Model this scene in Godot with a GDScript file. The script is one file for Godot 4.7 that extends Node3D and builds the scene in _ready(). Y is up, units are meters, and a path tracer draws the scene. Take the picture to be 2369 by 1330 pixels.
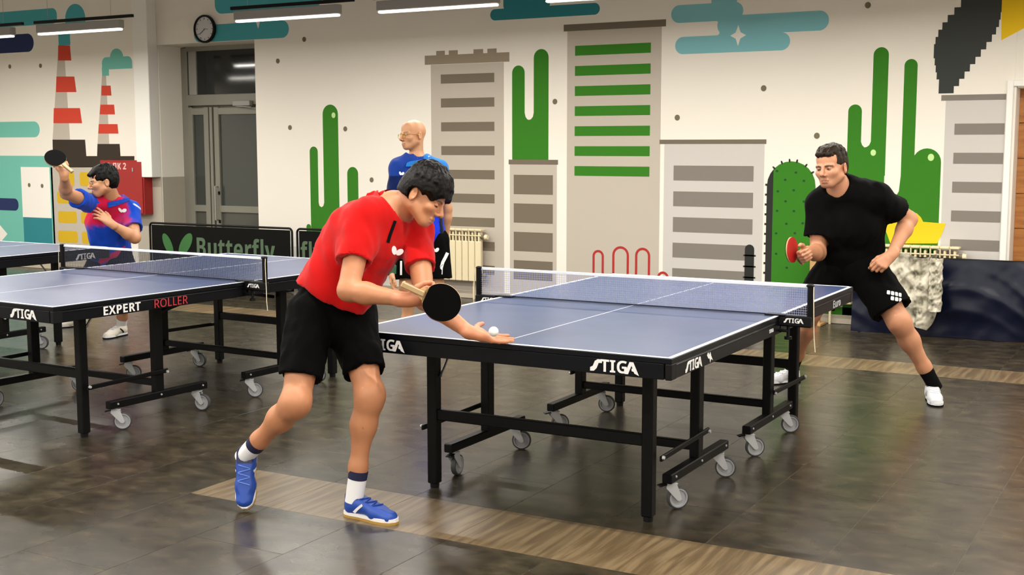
extends Node3D

const WALL := -5.1
const TILE := 0.457
var M := {}
var used := {}

# ------------------------------------------------------------------ scene
func _ready() -> void:
	set_view()
	make_materials()
	lamps()
	room()
	mural()
	door_recess()
	furniture()
	tables()
	people()
	held_things()

func set_view() -> void:
	var cam := Camera3D.new()
	cam.name = "camera"
	cam.position = Vector3(2.4937, 1.5615, 5.6809)
	cam.rotation = Vector3(-0.1146, 0.512, -0.0009)
	cam.fov = 26.2
	cam.near = 0.05
	add_child(cam)
	cam.current = true
	var env := Environment.new()
	env.background_mode = Environment.BG_COLOR
	env.background_color = Color(0.02, 0.02, 0.025)
	env.tonemap_mode = Environment.TONE_MAPPER_LINEAR
	env.tonemap_exposure = 1.2
	env.sdfgi_enabled = true
	env.ssao_enabled = true
	env.ssil_enabled = true
	var we := WorldEnvironment.new()
	we.name = "world"
	we.environment = env
	add_child(we)

# rows of slim linear lamps hung from the ceiling; only the row near the mural wall is in view
func lamps() -> void:
	for x in [-11.2, -9.6, -8.03, -5.38, -3.78, -2.16, -0.55, 1.07, 2.5]:
		lamp(x + 0.585, -3.165, 3.2)
	for z in [-0.68, 1.8, 4.3, 6.8]:
		for x in [-11.95, -10.3, -8.6, -7.0, -5.38, -3.78, -2.16, -0.55, 1.07, 2.5]:
			lamp(x + 0.585, z, 2.6)

func lamp(x: float, z: float, power: float) -> void:
	var t := thing("linear_ceiling_lamp", "slim grey linear lamp with glowing white strip hung below the ceiling", "lamp", V(x, 2.69, z), 0.0, "linear lamps hung in rows")
	var s := st()
	box(s, at(V(0, 0.055, 0)), V(1.19, 0.08, 0.07), 0.006)
	part(s, "housing", M.lamp_grey, t)
	s = st()
	box(s, at(V(0, 0.004, 0)), V(1.17, 0.02, 0.056), 0.008)
	part(s, "diffuser", M.lamp_glow, t)
	s = st()
	box(s, at(V(0.05, 0.125, 0)), V(1.4, 0.03, 0.03), 0.004)
	part(s, "mounting_rail", M.black_metal, t)
	for dx in [-0.45, 0.45]:
		s = st()
		cyl(s, V(dx, 0.13, 0), V(dx, 0.82, 0), 0.002, 0.002, 6)
		part(s, "suspension_wire", M.steel, t)
	var l := AreaLight3D.new()
	l.name = "lamp_light"
	l.area_size = Vector2(1.15, 0.05)
	l.area_normalize_energy = true
	l.light_energy = power
	l.light_color = Color(1.0, 0.98, 0.945)
	l.area_range = 30.0
	l.shadow_enabled = true
	l.position = V(0, -0.012, 0)
	l.rotation.x = -PI / 2
	t.add_child(l)

# ------------------------------------------------------------------ helpers
func V(x: float, y: float, z: float) -> Vector3:
	return Vector3(x, y, z)

func at(p: Vector3, b := Basis()) -> Transform3D:
	return Transform3D(b, p)

func numbered(n: String) -> String:
	if not used.has(n):
		used[n] = 0
		return n
	used[n] += 1
	return "%s_%03d" % [n, used[n]]

func thing(called: String, label: String, category: String, pos := Vector3.ZERO, turn := 0.0, group := "") -> Node3D:
	var o := Node3D.new()
	o.name = numbered(called)
	add_child(o)
	o.position = pos
	o.rotation.y = turn
	tag(o, label, category, group)
	return o

func tag(o: Node3D, label: String, category: String, group := "") -> void:
	o.set_meta("label", label)
	o.set_meta("category", category)
	if group:
		o.set_meta("group", group)

func st() -> SurfaceTool:
	var s := SurfaceTool.new()
	s.begin(Mesh.PRIMITIVE_TRIANGLES)
	return s

func part(s: SurfaceTool, called: String, mat: Material, parent: Node, label := "") -> MeshInstance3D:
	return put(s.commit(), called, mat, parent, label)

func put(mesh: Mesh, called: String, mat: Material, parent: Node, label := "") -> MeshInstance3D:
	var o := MeshInstance3D.new()
	o.name = numbered(called) if parent == self else called
	o.mesh = mesh
	o.material_override = mat
	parent.add_child(o, true)
	if label:
		o.set_meta("label", label)
	return o

func struct(s: SurfaceTool, called: String, mat: Material) -> MeshInstance3D:
	var o := part(s, called, mat, self)
	o.set_meta("kind", "structure")
	return o

func tri(s: SurfaceTool, a: Vector3, b: Vector3, c: Vector3, na: Vector3, nb: Vector3, nc: Vector3) -> void:
	if (b - a).cross(c - a).dot(na + nb + nc) > 0.0:
		var t := b
		b = c
		c = t
		t = nb
		nb = nc
		nc = t
	s.set_normal(na)
	s.add_vertex(a)
	s.set_normal(nb)
	s.add_vertex(b)
	s.set_normal(nc)
	s.add_vertex(c)

func quad(s: SurfaceTool, a: Vector3, b: Vector3, c: Vector3, d: Vector3, n: Vector3) -> void:
	tri(s, a, b, c, n, n, n)
	tri(s, a, c, d, n, n, n)

func box(s: SurfaceTool, t: Transform3D, size: Vector3, b := 0.003) -> void:
	var h := size * 0.5
	b = minf(b, minf(h.x, minf(h.y, h.z)) * 0.9)
	var P := {}
	for i in 8:
		var g := V(1 if i & 1 else -1, 1 if i & 2 else -1, 1 if i & 4 else -1)
		for ax in 3:
			var q := g * (h - V(b, b, b))
			q[ax] = g[ax] * h[ax]
			P[i * 3 + ax] = t * q
	for ax in 3:
		var u := 1 << ((ax + 1) % 3)
		var w := 1 << ((ax + 2) % 3)
		for sg in 2:
			var base: int = (1 << ax) * sg
			var n := Vector3.ZERO
			n[ax] = 1.0 if sg else -1.0
			quad(s, P[base * 3 + ax], P[(base | u) * 3 + ax], P[(base | u | w) * 3 + ax], P[(base | w) * 3 + ax], t.basis * n)
		var ay := (ax + 1) % 3
		for k in 4:
			var base2: int = (1 << ax) * (k & 1) + (1 << ay) * (k >> 1)
			var n2 := Vector3.ZERO
			n2[ax] = 1.0 if k & 1 else -1.0
			n2[ay] = 1.0 if k >> 1 else -1.0
			quad(s, P[base2 * 3 + ax], P[(base2 | w) * 3 + ax], P[(base2 | w) * 3 + ay], P[base2 * 3 + ay], (t.basis * n2).normalized())
	for i in 8:
		var g2 := V(1 if i & 1 else -1, 1 if i & 2 else -1, 1 if i & 4 else -1).normalized()
		var n3 := t.basis * g2
		tri(s, P[i * 3], P[i * 3 + 1], P[i * 3 + 2], n3, n3, n3)

func bar(s: SurfaceTool, a: Vector3, b: Vector3, w: float, h: float, up := Vector3.UP, bev := 0.003) -> void:
	var z := (b - a).normalized()
	var x := up.cross(z).normalized()
	box(s, Transform3D(Basis(x, z.cross(x), z), (a + b) * 0.5), V(w, h, a.distance_to(b)), bev)

func side_axes(d: Vector3) -> Array:
	var u := d.cross(Vector3.UP if absf(d.y) < 0.9 else Vector3.RIGHT).normalized()
	return [u, d.cross(u)]

func cyl(s: SurfaceTool, a: Vector3, b: Vector3, ra: float, rb: float, n := 12, caps := true) -> void:
	var d := (b - a).normalized()
	var ax := side_axes(d)
	for i in n:
		var c0: Vector3 = ax[0] * cos(TAU * i / n) + ax[1] * sin(TAU * i / n)
		var c1: Vector3 = ax[0] * cos(TAU * (i + 1) / n) + ax[1] * sin(TAU * (i + 1) / n)
		tri(s, a + c0 * ra, a + c1 * ra, b + c1 * rb, c0, c1, c1)
		tri(s, a + c0 * ra, b + c1 * rb, b + c0 * rb, c0, c1, c0)
		if caps:
			tri(s, a, a + c0 * ra, a + c1 * ra, -d, -d, -d)
			tri(s, b, b + c0 * rb, b + c1 * rb, d, d, d)

func tube(s: SurfaceTool, pts: Array, r: float, n := 8, closed := false) -> void:
	var m := pts.size()
	var rings := []
	var nor := Vector3.ZERO
	for i in m:
		var d: Vector3
		if closed:
			d = (pts[(i + 1) % m] - pts[(i - 1 + m) % m]).normalized()
		else:
			d = (pts[mini(i + 1, m - 1)] - pts[maxi(i - 1, 0)]).normalized()
		if nor == Vector3.ZERO:
			nor = side_axes(d)[0]
		nor = (nor - d * nor.dot(d)).normalized()
		var bi := d.cross(nor)
		var ring := []
		for j in n:
			ring.append(nor * cos(TAU * j / n) + bi * sin(TAU * j / n))
		rings.append(ring)
	for i in (m if closed else m - 1):
		var k := (i + 1) % m
		for j in n:
			var l := (j + 1) % n
			tri(s, pts[i] + rings[i][j] * r, pts[i] + rings[i][l] * r, pts[k] + rings[k][l] * r, rings[i][j], rings[i][l], rings[k][l])
			tri(s, pts[i] + rings[i][j] * r, pts[k] + rings[k][l] * r, pts[k] + rings[k][j] * r, rings[i][j], rings[k][l], rings[k][j])
	if not closed:
		for e in [0, m - 1]:
			var dn: Vector3 = (pts[0] - pts[1] if e == 0 else pts[e] - pts[e - 1]).normalized()
			for j in n:
				tri(s, pts[e], pts[e] + rings[e][j] * r, pts[e] + rings[e][(j + 1) % n] * r, dn, dn, dn)

func lathe(s: SurfaceTool, prof: Array, t: Transform3D, n := 24) -> void: # profile of (radius, height) turned about local y
	for i in prof.size() - 1:
		var p: Vector2 = prof[i]
		var q: Vector2 = prof[i + 1]
		var e := (q - p).normalized()
		for j in n:
			var a0 := TAU * j / n
			var a1 := TAU * (j + 1) / n
			var c0 := V(cos(a0), 0, sin(a0))
			var c1 := V(cos(a1), 0, sin(a1))
			var n0 := t.basis * V(c0.x * e.y, -e.x, c0.z * e.y)
			var n1 := t.basis * V(c1.x * e.y, -e.x, c1.z * e.y)
			var A := t * (c0 * p.x + V(0, p.y, 0))
			var B := t * (c1 * p.x + V(0, p.y, 0))
			var C := t * (c1 * q.x + V(0, q.y, 0))
			var D := t * (c0 * q.x + V(0, q.y, 0))
			tri(s, A, B, C, n0, n1, n1)
			tri(s, A, C, D, n0, n1, n0)

func prism(s: SurfaceTool, poly: PackedVector2Array, t: Transform3D, depth: float) -> void: # outline in local xy, from z 0 to depth
	var idx := Geometry2D.triangulate_polygon(poly)
	var nf := t.basis.z
	for i in range(0, idx.size(), 3):
		var a := poly[idx[i]]
		var b := poly[idx[i + 1]]
		var c := poly[idx[i + 2]]
		tri(s, t * V(a.x, a.y, depth), t * V(b.x, b.y, depth), t * V(c.x, c.y, depth), nf, nf, nf)
		tri(s, t * V(a.x, a.y, 0), t * V(b.x, b.y, 0), t * V(c.x, c.y, 0), -nf, -nf, -nf)
	var ccw := not Geometry2D.is_polygon_clockwise(poly)
	for i in poly.size():
		var a := poly[i]
		var b := poly[(i + 1) % poly.size()]
		var e := (b - a).normalized()
		var n := t.basis * (V(e.y, -e.x, 0) if ccw else V(-e.y, e.x, 0))
		quad(s, t * V(a.x, a.y, 0), t * V(b.x, b.y, 0), t * V(b.x, b.y, depth), t * V(a.x, a.y, depth), n)

func rrect(x0: float, y0: float, x1: float, y1: float, r: float, n := 8) -> PackedVector2Array:
	var P := PackedVector2Array()
	r = minf(r, minf(x1 - x0, y1 - y0) * 0.4999)
	for k in 4:
		var c := Vector2(x1 - r if k == 0 or k == 3 else x0 + r, y1 - r if k < 2 else y0 + r)
		for i in n + 1:
			P.append(c + Vector2.from_angle(PI / 2 * (k + float(i) / n)) * r)
	return P

func ellipse(c: Vector2, rx: float, ry: float, rot := 0.0, n := 28) -> PackedVector2Array:
	var P := PackedVector2Array()
	for i in n:
		P.append(c + Vector2(rx * cos(TAU * i / n), ry * sin(TAU * i / n)).rotated(rot))
	return P

func poly(a: Array) -> PackedVector2Array: # flat list x, y, x, y
	var P := PackedVector2Array()
	for i in range(0, a.size(), 2):
		P.append(Vector2(a[i], a[i + 1]))
	return P

func rects_union(list: Array) -> Array:
	var acc: Array = [list[0]]
	for i in range(1, list.size()):
		var nxt := []
		var cur: PackedVector2Array = list[i]
		for p in acc:
			var m := Geometry2D.merge_polygons(p, cur)
			var outer := []
			for q in m:
				if not Geometry2D.is_polygon_clockwise(q):
					outer.append(q)
			if outer.size() == 1:
				cur = outer[0]
			else:
				nxt.append(p)
		nxt.append(cur)
		acc = nxt
	return acc

func lettering(text: String, height: float, t: Transform3D, mat: Material, parent: Node, bold := true, squeeze := 1.0, left := false) -> MeshInstance3D:
	var f := SystemFont.new()
	f.font_names = PackedStringArray(["Droid Sans"])
	f.font_weight = 700 if bold else 400
	var tm := TextMesh.new()
	tm.text = text
	tm.font = f
	tm.font_size = 64
	tm.pixel_size = height / 45.7
	tm.depth = 0.0012
	tm.curve_step = 2.0
	tm.horizontal_alignment = HORIZONTAL_ALIGNMENT_LEFT if left else HORIZONTAL_ALIGNMENT_CENTER
	tm.vertical_alignment = VERTICAL_ALIGNMENT_CENTER
	var o := put(tm, "lettering", mat, parent)
	o.transform = t * Transform3D(Basis.from_scale(V(squeeze, 1, 1)), Vector3.ZERO)
	return o

func stiga(height: float, t: Transform3D, mat: Material, parent: Node) -> void: # the maker's word mark: a bolt-like S, then bold capitals
	var s := st()
	var h := height
	prism(s, Transform2D(0, Vector2(h, h), 0, Vector2(-2.05 * h, -0.5 * h)) * poly([0, 0, 0, 0.30, 0.24, 0.42, 0.42, 0.84, 0.66, 1.0, 1.05, 1.0, 1.05, 0.72, 0.76, 0.70, 0.58, 0.26, 0.34, 0.02]), t, 0.0012)
	part(s, "lettering", mat, parent)
	lettering("TIG", h, t * at(V(0.08 * h, 0, 0)), mat, parent, true, 1.05)
	s = st()
	prism(s, Transform2D(0, Vector2(h, h), 0, Vector2(1.02 * h, -0.5 * h)) * poly([0, 0, 0.42, 1.0, 0.75, 1.0, 1.25, -0.06, 0.86, 0.1, 0.8, 0.24, 0.62, 0.28, 0.6, 0.48, 0.7, 0.5, 0.6, 0.72, 0.3, 0]), t, 0.0012)
	part(s, "lettering", mat, parent)

func sheet(s: SurfaceTool, nx: int, ny: int, f: Callable, thick := 0.004) -> void: # a cloth f(u, v) -> Vector3 with real thickness
	var P := []
	var N := []
	for j in ny + 1:
		for i in nx + 1:
			P.append(f.call(float(i) / nx, float(j) / ny))
	for j in ny + 1:
		for i in nx + 1:
			var du: Vector3 = P[j * (nx + 1) + mini(i + 1, nx)] - P[j * (nx + 1) + maxi(i - 1, 0)]
			var dv: Vector3 = P[mini(j + 1, ny) * (nx + 1) + i] - P[maxi(j - 1, 0) * (nx + 1) + i]
			N.append(du.cross(dv).normalized())
	for j in ny:
		for i in nx:
			var a := j * (nx + 1) + i
			var q := [a, a + 1, a + nx + 2, a + nx + 1]
			tri(s, P[q[0]], P[q[1]], P[q[2]], N[q[0]], N[q[1]], N[q[2]])
			tri(s, P[q[0]], P[q[2]], P[q[3]], N[q[0]], N[q[2]], N[q[3]])
			tri(s, P[q[0]] - N[q[0]] * thick, P[q[1]] - N[q[1]] * thick, P[q[2]] - N[q[2]] * thick, -N[q[0]], -N[q[1]], -N[q[2]])
			tri(s, P[q[0]] - N[q[0]] * thick, P[q[2]] - N[q[2]] * thick, P[q[3]] - N[q[3]] * thick, -N[q[0]], -N[q[2]], -N[q[3]])

# ------------------------------------------------------------------ materials
func sm(c: Color, rough := 0.6, metal := 0.0, spec := 0.5) -> StandardMaterial3D:
	var m := StandardMaterial3D.new()
	m.albedo_color = c
	m.roughness = rough
	m.metallic = metal
	m.metallic_specular = spec
	return m

func rgb(r: int, g: int, b: int) -> Color:
	return Color8(r, g, b)

func noise_tex(seed_: int, freq: float, ramp: Array, size := 512, oct := 4, type := FastNoiseLite.TYPE_SIMPLEX_SMOOTH) -> NoiseTexture2D:
	var n := FastNoiseLite.new()
	n.seed = seed_
	n.noise_type = type
	n.frequency = freq
	n.fractal_octaves = oct
	var t := NoiseTexture2D.new()
	t.width = size
	t.height = size
	t.seamless = true
	t.noise = n
	var g := Gradient.new()
	var off := PackedFloat32Array()
	var col := PackedColorArray()
	for i in ramp.size():
		off.append(float(i) / (ramp.size() - 1))
		col.append(ramp[i])
	g.offsets = off
	g.colors = col
	t.color_ramp = g
	return t

func world_tex(m: StandardMaterial3D, sc: Vector3, off := Vector3.ZERO) -> void:
	m.uv1_triplanar = true
	m.uv1_world_triplanar = true
	m.uv1_scale = sc
	m.uv1_offset = off

func make_materials() -> void:
	M.lamp_grey = sm(rgb(150, 146, 140), 0.5)
	M.lamp_glow = sm(rgb(255, 250, 240), 0.5)
	M.lamp_glow.emission_enabled = true
	M.lamp_glow.emission = Color(1.0, 0.98, 0.94)
	M.lamp_glow.emission_energy_multiplier = 2.2
	M.black_metal = sm(rgb(5, 5, 6), 0.45, 0.0, 0.3)
	M.black_plastic = sm(rgb(6, 6, 7), 0.5, 0.0, 0.35)
	M.apron = sm(rgb(5, 7, 13), 0.36, 0.0, 0.32)
	M.steel = sm(rgb(170, 170, 175), 0.35, 0.9)
	M.zinc = sm(rgb(195, 198, 202), 0.45, 0.35)
	M.wheel = sm(rgb(150, 152, 155), 0.5)
	M.hub = sm(rgb(158, 160, 164), 0.5)
	M.tyre = sm(rgb(60, 60, 62), 0.6)
	M.white_print = sm(rgb(232, 232, 232), 0.55)
	M.grey_print = sm(rgb(185, 185, 188), 0.55)
	M.red_print = sm(rgb(190, 40, 48), 0.55)
	M.line_white = sm(rgb(225, 230, 236), 0.5)
	M.cord = sm(rgb(225, 215, 190), 0.7)
	M.plaster = sm(rgb(236, 230, 219), 0.85)
	M.plaster.roughness_texture = noise_tex(5, 0.02, [Color(0.8, 0.8, 0.8), Color(1, 1, 1)], 256, 3)
	world_tex(M.plaster, V(0.4, 0.4, 0.4))
	M.ceiling = sm(rgb(205, 203, 198), 0.9)
	M.dado = sm(rgb(172, 165, 150), 0.7)
	M.white_paint = sm(rgb(238, 236, 230), 0.6)
	M.base = sm(rgb(188, 178, 160), 0.5)
	M.greige = sm(rgb(187, 178, 165), 0.82)
	M.taupe = sm(rgb(112, 102, 86), 0.82)
	M.taupe_light = sm(rgb(146, 133, 112), 0.82)
	M.greige_cool = sm(rgb(198, 194, 189), 0.82)
	M.taupe_cool = sm(rgb(126, 120, 112), 0.82)
	M.mural_green = sm(rgb(44, 118, 6), 0.85)
	M.mural_teal = sm(rgb(70, 165, 175), 0.8)
	M.mural_sky = sm(rgb(128, 190, 198), 0.8)
	M.mural_mint = sm(rgb(110, 188, 172), 0.8)
	M.mural_navy = sm(rgb(22, 38, 88), 0.8)
	M.mural_deep = sm(rgb(36, 128, 138), 0.8)
	M.mural_red = sm(rgb(205, 62, 38), 0.8)
	M.mural_arch = sm(rgb(172, 38, 34), 0.8)
	M.mural_dark = sm(rgb(46, 34, 20), 0.8)
	M.mural_black = sm(rgb(28, 30, 26), 0.8)
	M.mural_coal = sm(rgb(48, 52, 50), 0.8)
	M.mural_yellow = sm(rgb(238, 196, 8), 0.8)
	M.mural_ochre = sm(rgb(205, 168, 20), 0.8)
	M.mural_white = sm(rgb(240, 236, 228), 0.8)
	M.mural_dot = sm(rgb(112, 104, 80), 0.8)
	M.mural_pale = sm(rgb(190, 225, 150), 0.8)
	M.door_grey = sm(rgb(128, 126, 114), 0.5)
	M.door_glass = sm(rgb(62, 66, 62), 0.12)
	M.door_panel = sm(rgb(78, 78, 72), 0.25)
	M.door_glass_dark = sm(rgb(30, 32, 32), 0.06)
	M.radiator = sm(rgb(228, 214, 178), 0.4)
	M.radiator_dark = sm(rgb(120, 110, 88), 0.6)
	M.cabinet_red = sm(rgb(150, 22, 20), 0.4)
	M.cabinet_print = sm(rgb(225, 190, 185), 0.6)
	M.banner = sm(rgb(5, 6, 5), 0.6, 0.0, 0.25)
	M.banner_green = sm(rgb(44, 100, 44), 0.6)
	M.banner_grey = sm(rgb(74, 98, 72), 0.6)
	M.navy_cloth = sm(rgb(6, 12, 34), 0.36, 0.0, 0.35)
	M.mural_pine = sm(rgb(16, 62, 34), 0.8)
	M.clock_face = sm(rgb(205, 205, 208), 0.4)
	M.wood_board = sm(rgb(190, 150, 100), 0.55)
	# floor: mottled vinyl tiles in six tones, and paler strip tiles with a slanted grain
	var clouds := []
	for i in 3:
		clouds.append(mottle_tex(20 + i, [Color(0.105, 0.09, 0.062), Color(0.165, 0.142, 0.102), Color(0.215, 0.187, 0.138), Color(0.262, 0.23, 0.172), Color(0.35, 0.312, 0.242)]))
	var sheen := noise_tex(40, 0.02, [Color(0.86, 0.86, 0.86), Color(1, 1, 1)], 256, 3)
	for i in 6:
		var k := 0.93 + 0.014 * i
		var f := sm(Color(k, k, k), 0.3)
		f.albedo_texture = clouds[i % 3]
		f.roughness_texture = sheen
		world_tex(f, V(0.42, 1.0, 0.62), V(0.37 * i, 0, 0.21 * i))
		M["floor%d" % i] = f
	for i in 3:
		var f2 := sm(Color(1, 1, 1), 0.34)
		var k2 := 0.94 + 0.06 * i
		f2.albedo_texture = grain_tex(70 + i, [Color(0.36, 0.295, 0.205) * k2, Color(0.42, 0.35, 0.25) * k2, Color(0.48, 0.41, 0.305) * k2])
		world_tex(f2, V(1.1, 1.0, 1.1), V(0.3 * i, 0, 0.13 * i))
		M["strip%d" % i] = f2
	M.slab = sm(rgb(112, 104, 88), 0.6)
	# table tops: satin blue lacquer with faint wear
	M.table_blue = sm(Color(1, 1, 1), 0.29)
	M.table_blue.albedo_texture = noise_tex(90, 0.02, [rgb(58, 71, 108), rgb(64, 78, 116), rgb(70, 85, 123)], 256, 4)
	world_tex(M.table_blue, V(0.6, 0.6, 0.6))
	M.net_string = sm(rgb(150, 162, 205), 0.7)
	M.net_string_dark = sm(rgb(30, 36, 52), 0.7)
	# plank door
	M.plank = sm(Color(1, 1, 1), 0.45)
	M.plank.albedo_texture = noise_tex(101, 0.01, [rgb(150, 92, 40), rgb(178, 116, 56), rgb(198, 138, 74)], 512, 5)
	world_tex(M.plank, V(0.5, 3.0, 0.5))
	# printed camouflage cloth
	M.camo = sm(Color(1, 1, 1), 0.85)
	M.camo.albedo_texture = noise_tex(111, 0.011, [rgb(30, 32, 22), rgb(66, 66, 50), rgb(168, 162, 142), rgb(206, 200, 182), rgb(212, 206, 190), rgb(190, 184, 166)], 512, 4)
	world_tex(M.camo, V(1.6, 1.6, 1.6))

func mottle_tex(seed_: int, ramp: Array) -> NoiseTexture2D: # clouded vinyl: warped patches with fine grain
	var t := noise_tex(seed_, 0.0145, ramp, 768, 6)
	var n: FastNoiseLite = t.noise
	n.fractal_gain = 0.62
	n.domain_warp_enabled = true
	n.domain_warp_amplitude = 30.0
	n.domain_warp_frequency = 0.012
	return t

func grain_tex(seed_: int, ramp: Array) -> ImageTexture: # wood grain running across the strip
	var n := FastNoiseLite.new()
	n.seed = seed_
	n.frequency = 1.0
	n.fractal_octaves = 4
	var g := Gradient.new()
	g.offsets = PackedFloat32Array([0.25, 0.5, 0.75])
	g.colors = PackedColorArray(ramp)
	var im := Image.create(512, 512, false, Image.FORMAT_RGB8)
	for y in 512:
		for x in 512:
			var a := TAU * y / 512.0
			var b := TAU * 2.0 * x / 512.0
			var q := n.get_noise_3d(cos(a) * 0.35 + 5.0, sin(a) * 0.35 + cos(b) * 1.9, sin(b) * 1.9)
			var fine := n.get_noise_3d(cos(b * 8.0) * 2.2, sin(b * 8.0) * 2.2 + cos(a) * 0.5, sin(a) * 0.5)
			im.set_pixel(x, y, g.sample(clampf(0.5 + q * 0.75 + fine * 0.3, 0.0, 1.0)))
	return ImageTexture.create_from_image(im)

# ------------------------------------------------------------------ the hall
func room() -> void:
	var s := st()
	box(s, at(V(-4.5, -0.0604, 1.5)), V(17, 0.12, 14), 0.01)
	var fl := struct(s, "floor", M.slab)
	# vinyl tiles laid in staggered columns; the pale strips lie across them
	var tile := st()
	box(tile, at(Vector3(0, -0.002, 0)), V(TILE - 0.0014, 0.006, TILE * 2 - 0.0014), 0.0005)
	var half := st()
	box(half, at(Vector3(0, -0.002, 0)), V(TILE - 0.0014, 0.006, TILE - 0.0014), 0.0005)
	var tm := tile.commit()
	var hm := half.commit()
	var rest := st()
	var rng := RandomNumberGenerator.new()
	rng.seed = 11
	var count := 0
	for c in range(-27, 7):
		var x := 0.843 + TILE * (c + 0.5)
		var k := -14
		while k < 16: # k counts half tiles from the far edge of the near strip (z 1.19) towards the camera
			var strip := (k == 0 and x > -1.43) or k == -10
			var full := not strip and (k + c) % 2 == 0 and not (k == -1 and x > -1.43) and k != -11
			var z0 := 1.19 + TILE * k
			var zc := z0 + (TILE if full else TILE * 0.5)
			var mat: Material = M["strip%d" % rng.randi_range(0, 2)] if strip else M["floor%d" % rng.randi_range(0, 5)]
			if seen_floor(x, zc) and count < 298:
				var o := MeshInstance3D.new()
				o.name = "strip_tile" if strip else "floor_tile"
				o.mesh = tm if full else hm
				o.material_override = mat
				fl.add_child(o, true)
				o.position = V(x, 0, zc) 
				count += 1
			elif zc < 8.2 and x > -12.6 and x < 3.7 and zc > -5.1:
				box(rest, at(V(x, -0.002, zc)), V(TILE - 0.0014, 0.006, (TILE * 2 if full else TILE) - 0.0014), 0.0005)
			k += 2 if full else 1
	var r := part(rest, "outlying_tiles", M.floor2, fl)
	r.set_meta("kind", "stuff")
	# walls with thickness
	s = st()
	box(s, at(V(-10.42, 1.75, WALL - 0.1)), V(4.15, 3.5, 0.2), 0.002)
	box(s, at(V(-2.8825, 1.75, WALL - 0.1)), V(7.945, 3.5, 0.2), 0.002)
	box(s, at(V(-7.6, 3.115, WALL - 0.1)), V(1.49, 0.77, 0.2), 0.002)
	box(s, at(V(2.4, 2.79, WALL - 0.1)), V(2.62, 1.42, 0.2), 0.002)
	box(s, at(V(3.0, 1.05, WALL - 0.1)), V(1.6, 2.1, 0.2), 0.002)
	struct(s, "wall_back", M.plaster)
	s = st()
	box(s, at(V(-12.55, 1.75, 1.5)), V(0.2, 3.5, 13.6), 0.002)
	struct(s, "wall_left", M.plaster)
	s = st()
	box(s, at(V(3.75, 1.75, 1.5)), V(0.2, 3.5, 13.6), 0.002)
	struct(s, "wall_right", M.plaster)
	s = st()
	box(s, at(V(-4.4, 1.75, 8.3)), V(16.5, 3.5, 0.2), 0.002)
	struct(s, "wall_front", M.plaster)
	s = st()
	box(s, at(V(-4.4, 3.56, 1.5)), V(16.5, 0.12, 13.8), 0.002)
	struct(s, "ceiling", M.ceiling)
	s = st()
	for a in [[-12.4, -8.33], [-6.86, 1.04]]:
		box(s, at(V((a[0] + a[1]) / 2, 0.04, WALL + 0.008)), V(a[1] - a[0], 0.075, 0.016), 0.003)
	struct(s, "baseboard_back", M.base)
	# plank door in its white lined opening
	s = st()
	box(s, at(V(1.06, 1.04, WALL + 0.012)), V(0.05, 2.08, 0.03), 0.004)
	box(s, at(V(1.655, 2.055, WALL + 0.012)), V(1.14, 0.05, 0.028), 0.004)
	box(s, at(V(1.095, 1.02, WALL - 0.12)), V(0.02, 2.04, 0.24), 0.003)
	box(s, at(V(1.66, 2.03, WALL - 0.12)), V(1.1, 0.02, 0.236), 0.003)
	struct(s, "trim_1", M.white_paint)
	s = st()
	box(s, at(V(1.65, 1.02, WALL - 0.26)), V(1.14, 2.04, 0.03), 0.002)
	var d := struct(s, "door_2", M.plank)
	for i in 7:
		s = st()
		box(s, at(V(1.65, 0.145 + 0.29 * i, WALL - 0.235)), V(1.09, 0.285, 0.02), 0.003)
		part(s, "plank", M.plank, d)

func seen_floor(x: float, z: float) -> bool: # inside the camera's field on the floor, with a margin
	var p := Vector2(x - 2.494, z - 5.681).rotated(0.512)
	var dep := -p.y
	return z > -5.4 and dep > 3.6 and absf(p.x) < dep * 0.415 + 0.45 and x > -11.0

func paint(poly_: PackedVector2Array, called: String, mat: Material, wall: Node, layer := 1) -> void:
	var s := st()
	prism(s, poly_, at(V(0, 0, WALL)), 0.0012 * layer)
	part(s, called, mat, wall)

func rp(x0: float, y0: float, x1: float, y1: float) -> PackedVector2Array:
	return poly([x0, y0, x1, y0, x1, y1, x0, y1])

func finger(x0: float, x1: float, y0: float, y1: float) -> PackedVector2Array: # a column with a round top
	var P := poly([x0, y0, x1, y0])
	var r := (x1 - x0) / 2
	for i in 13:
		P.append(Vector2((x0 + x1) / 2, y1 - r) + Vector2.from_angle(PI * i / 12) * r)
	return P

func star(c: Vector2, rx: float, ry: float) -> PackedVector2Array:
	var P := PackedVector2Array()
	for k in 4:
		var a := Vector2(rx if k == 0 else (-rx if k == 2 else 0.0), ry if k == 1 else (-ry if k == 3 else 0.0))
		var b := Vector2(rx if k == 3 else (-rx if k == 1 else 0.0), ry if k == 0 else (-ry if k == 2 else 0.0))
		P.append(c + a)
		P.append(c + (a + b) * 0.3)
	return P

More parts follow.
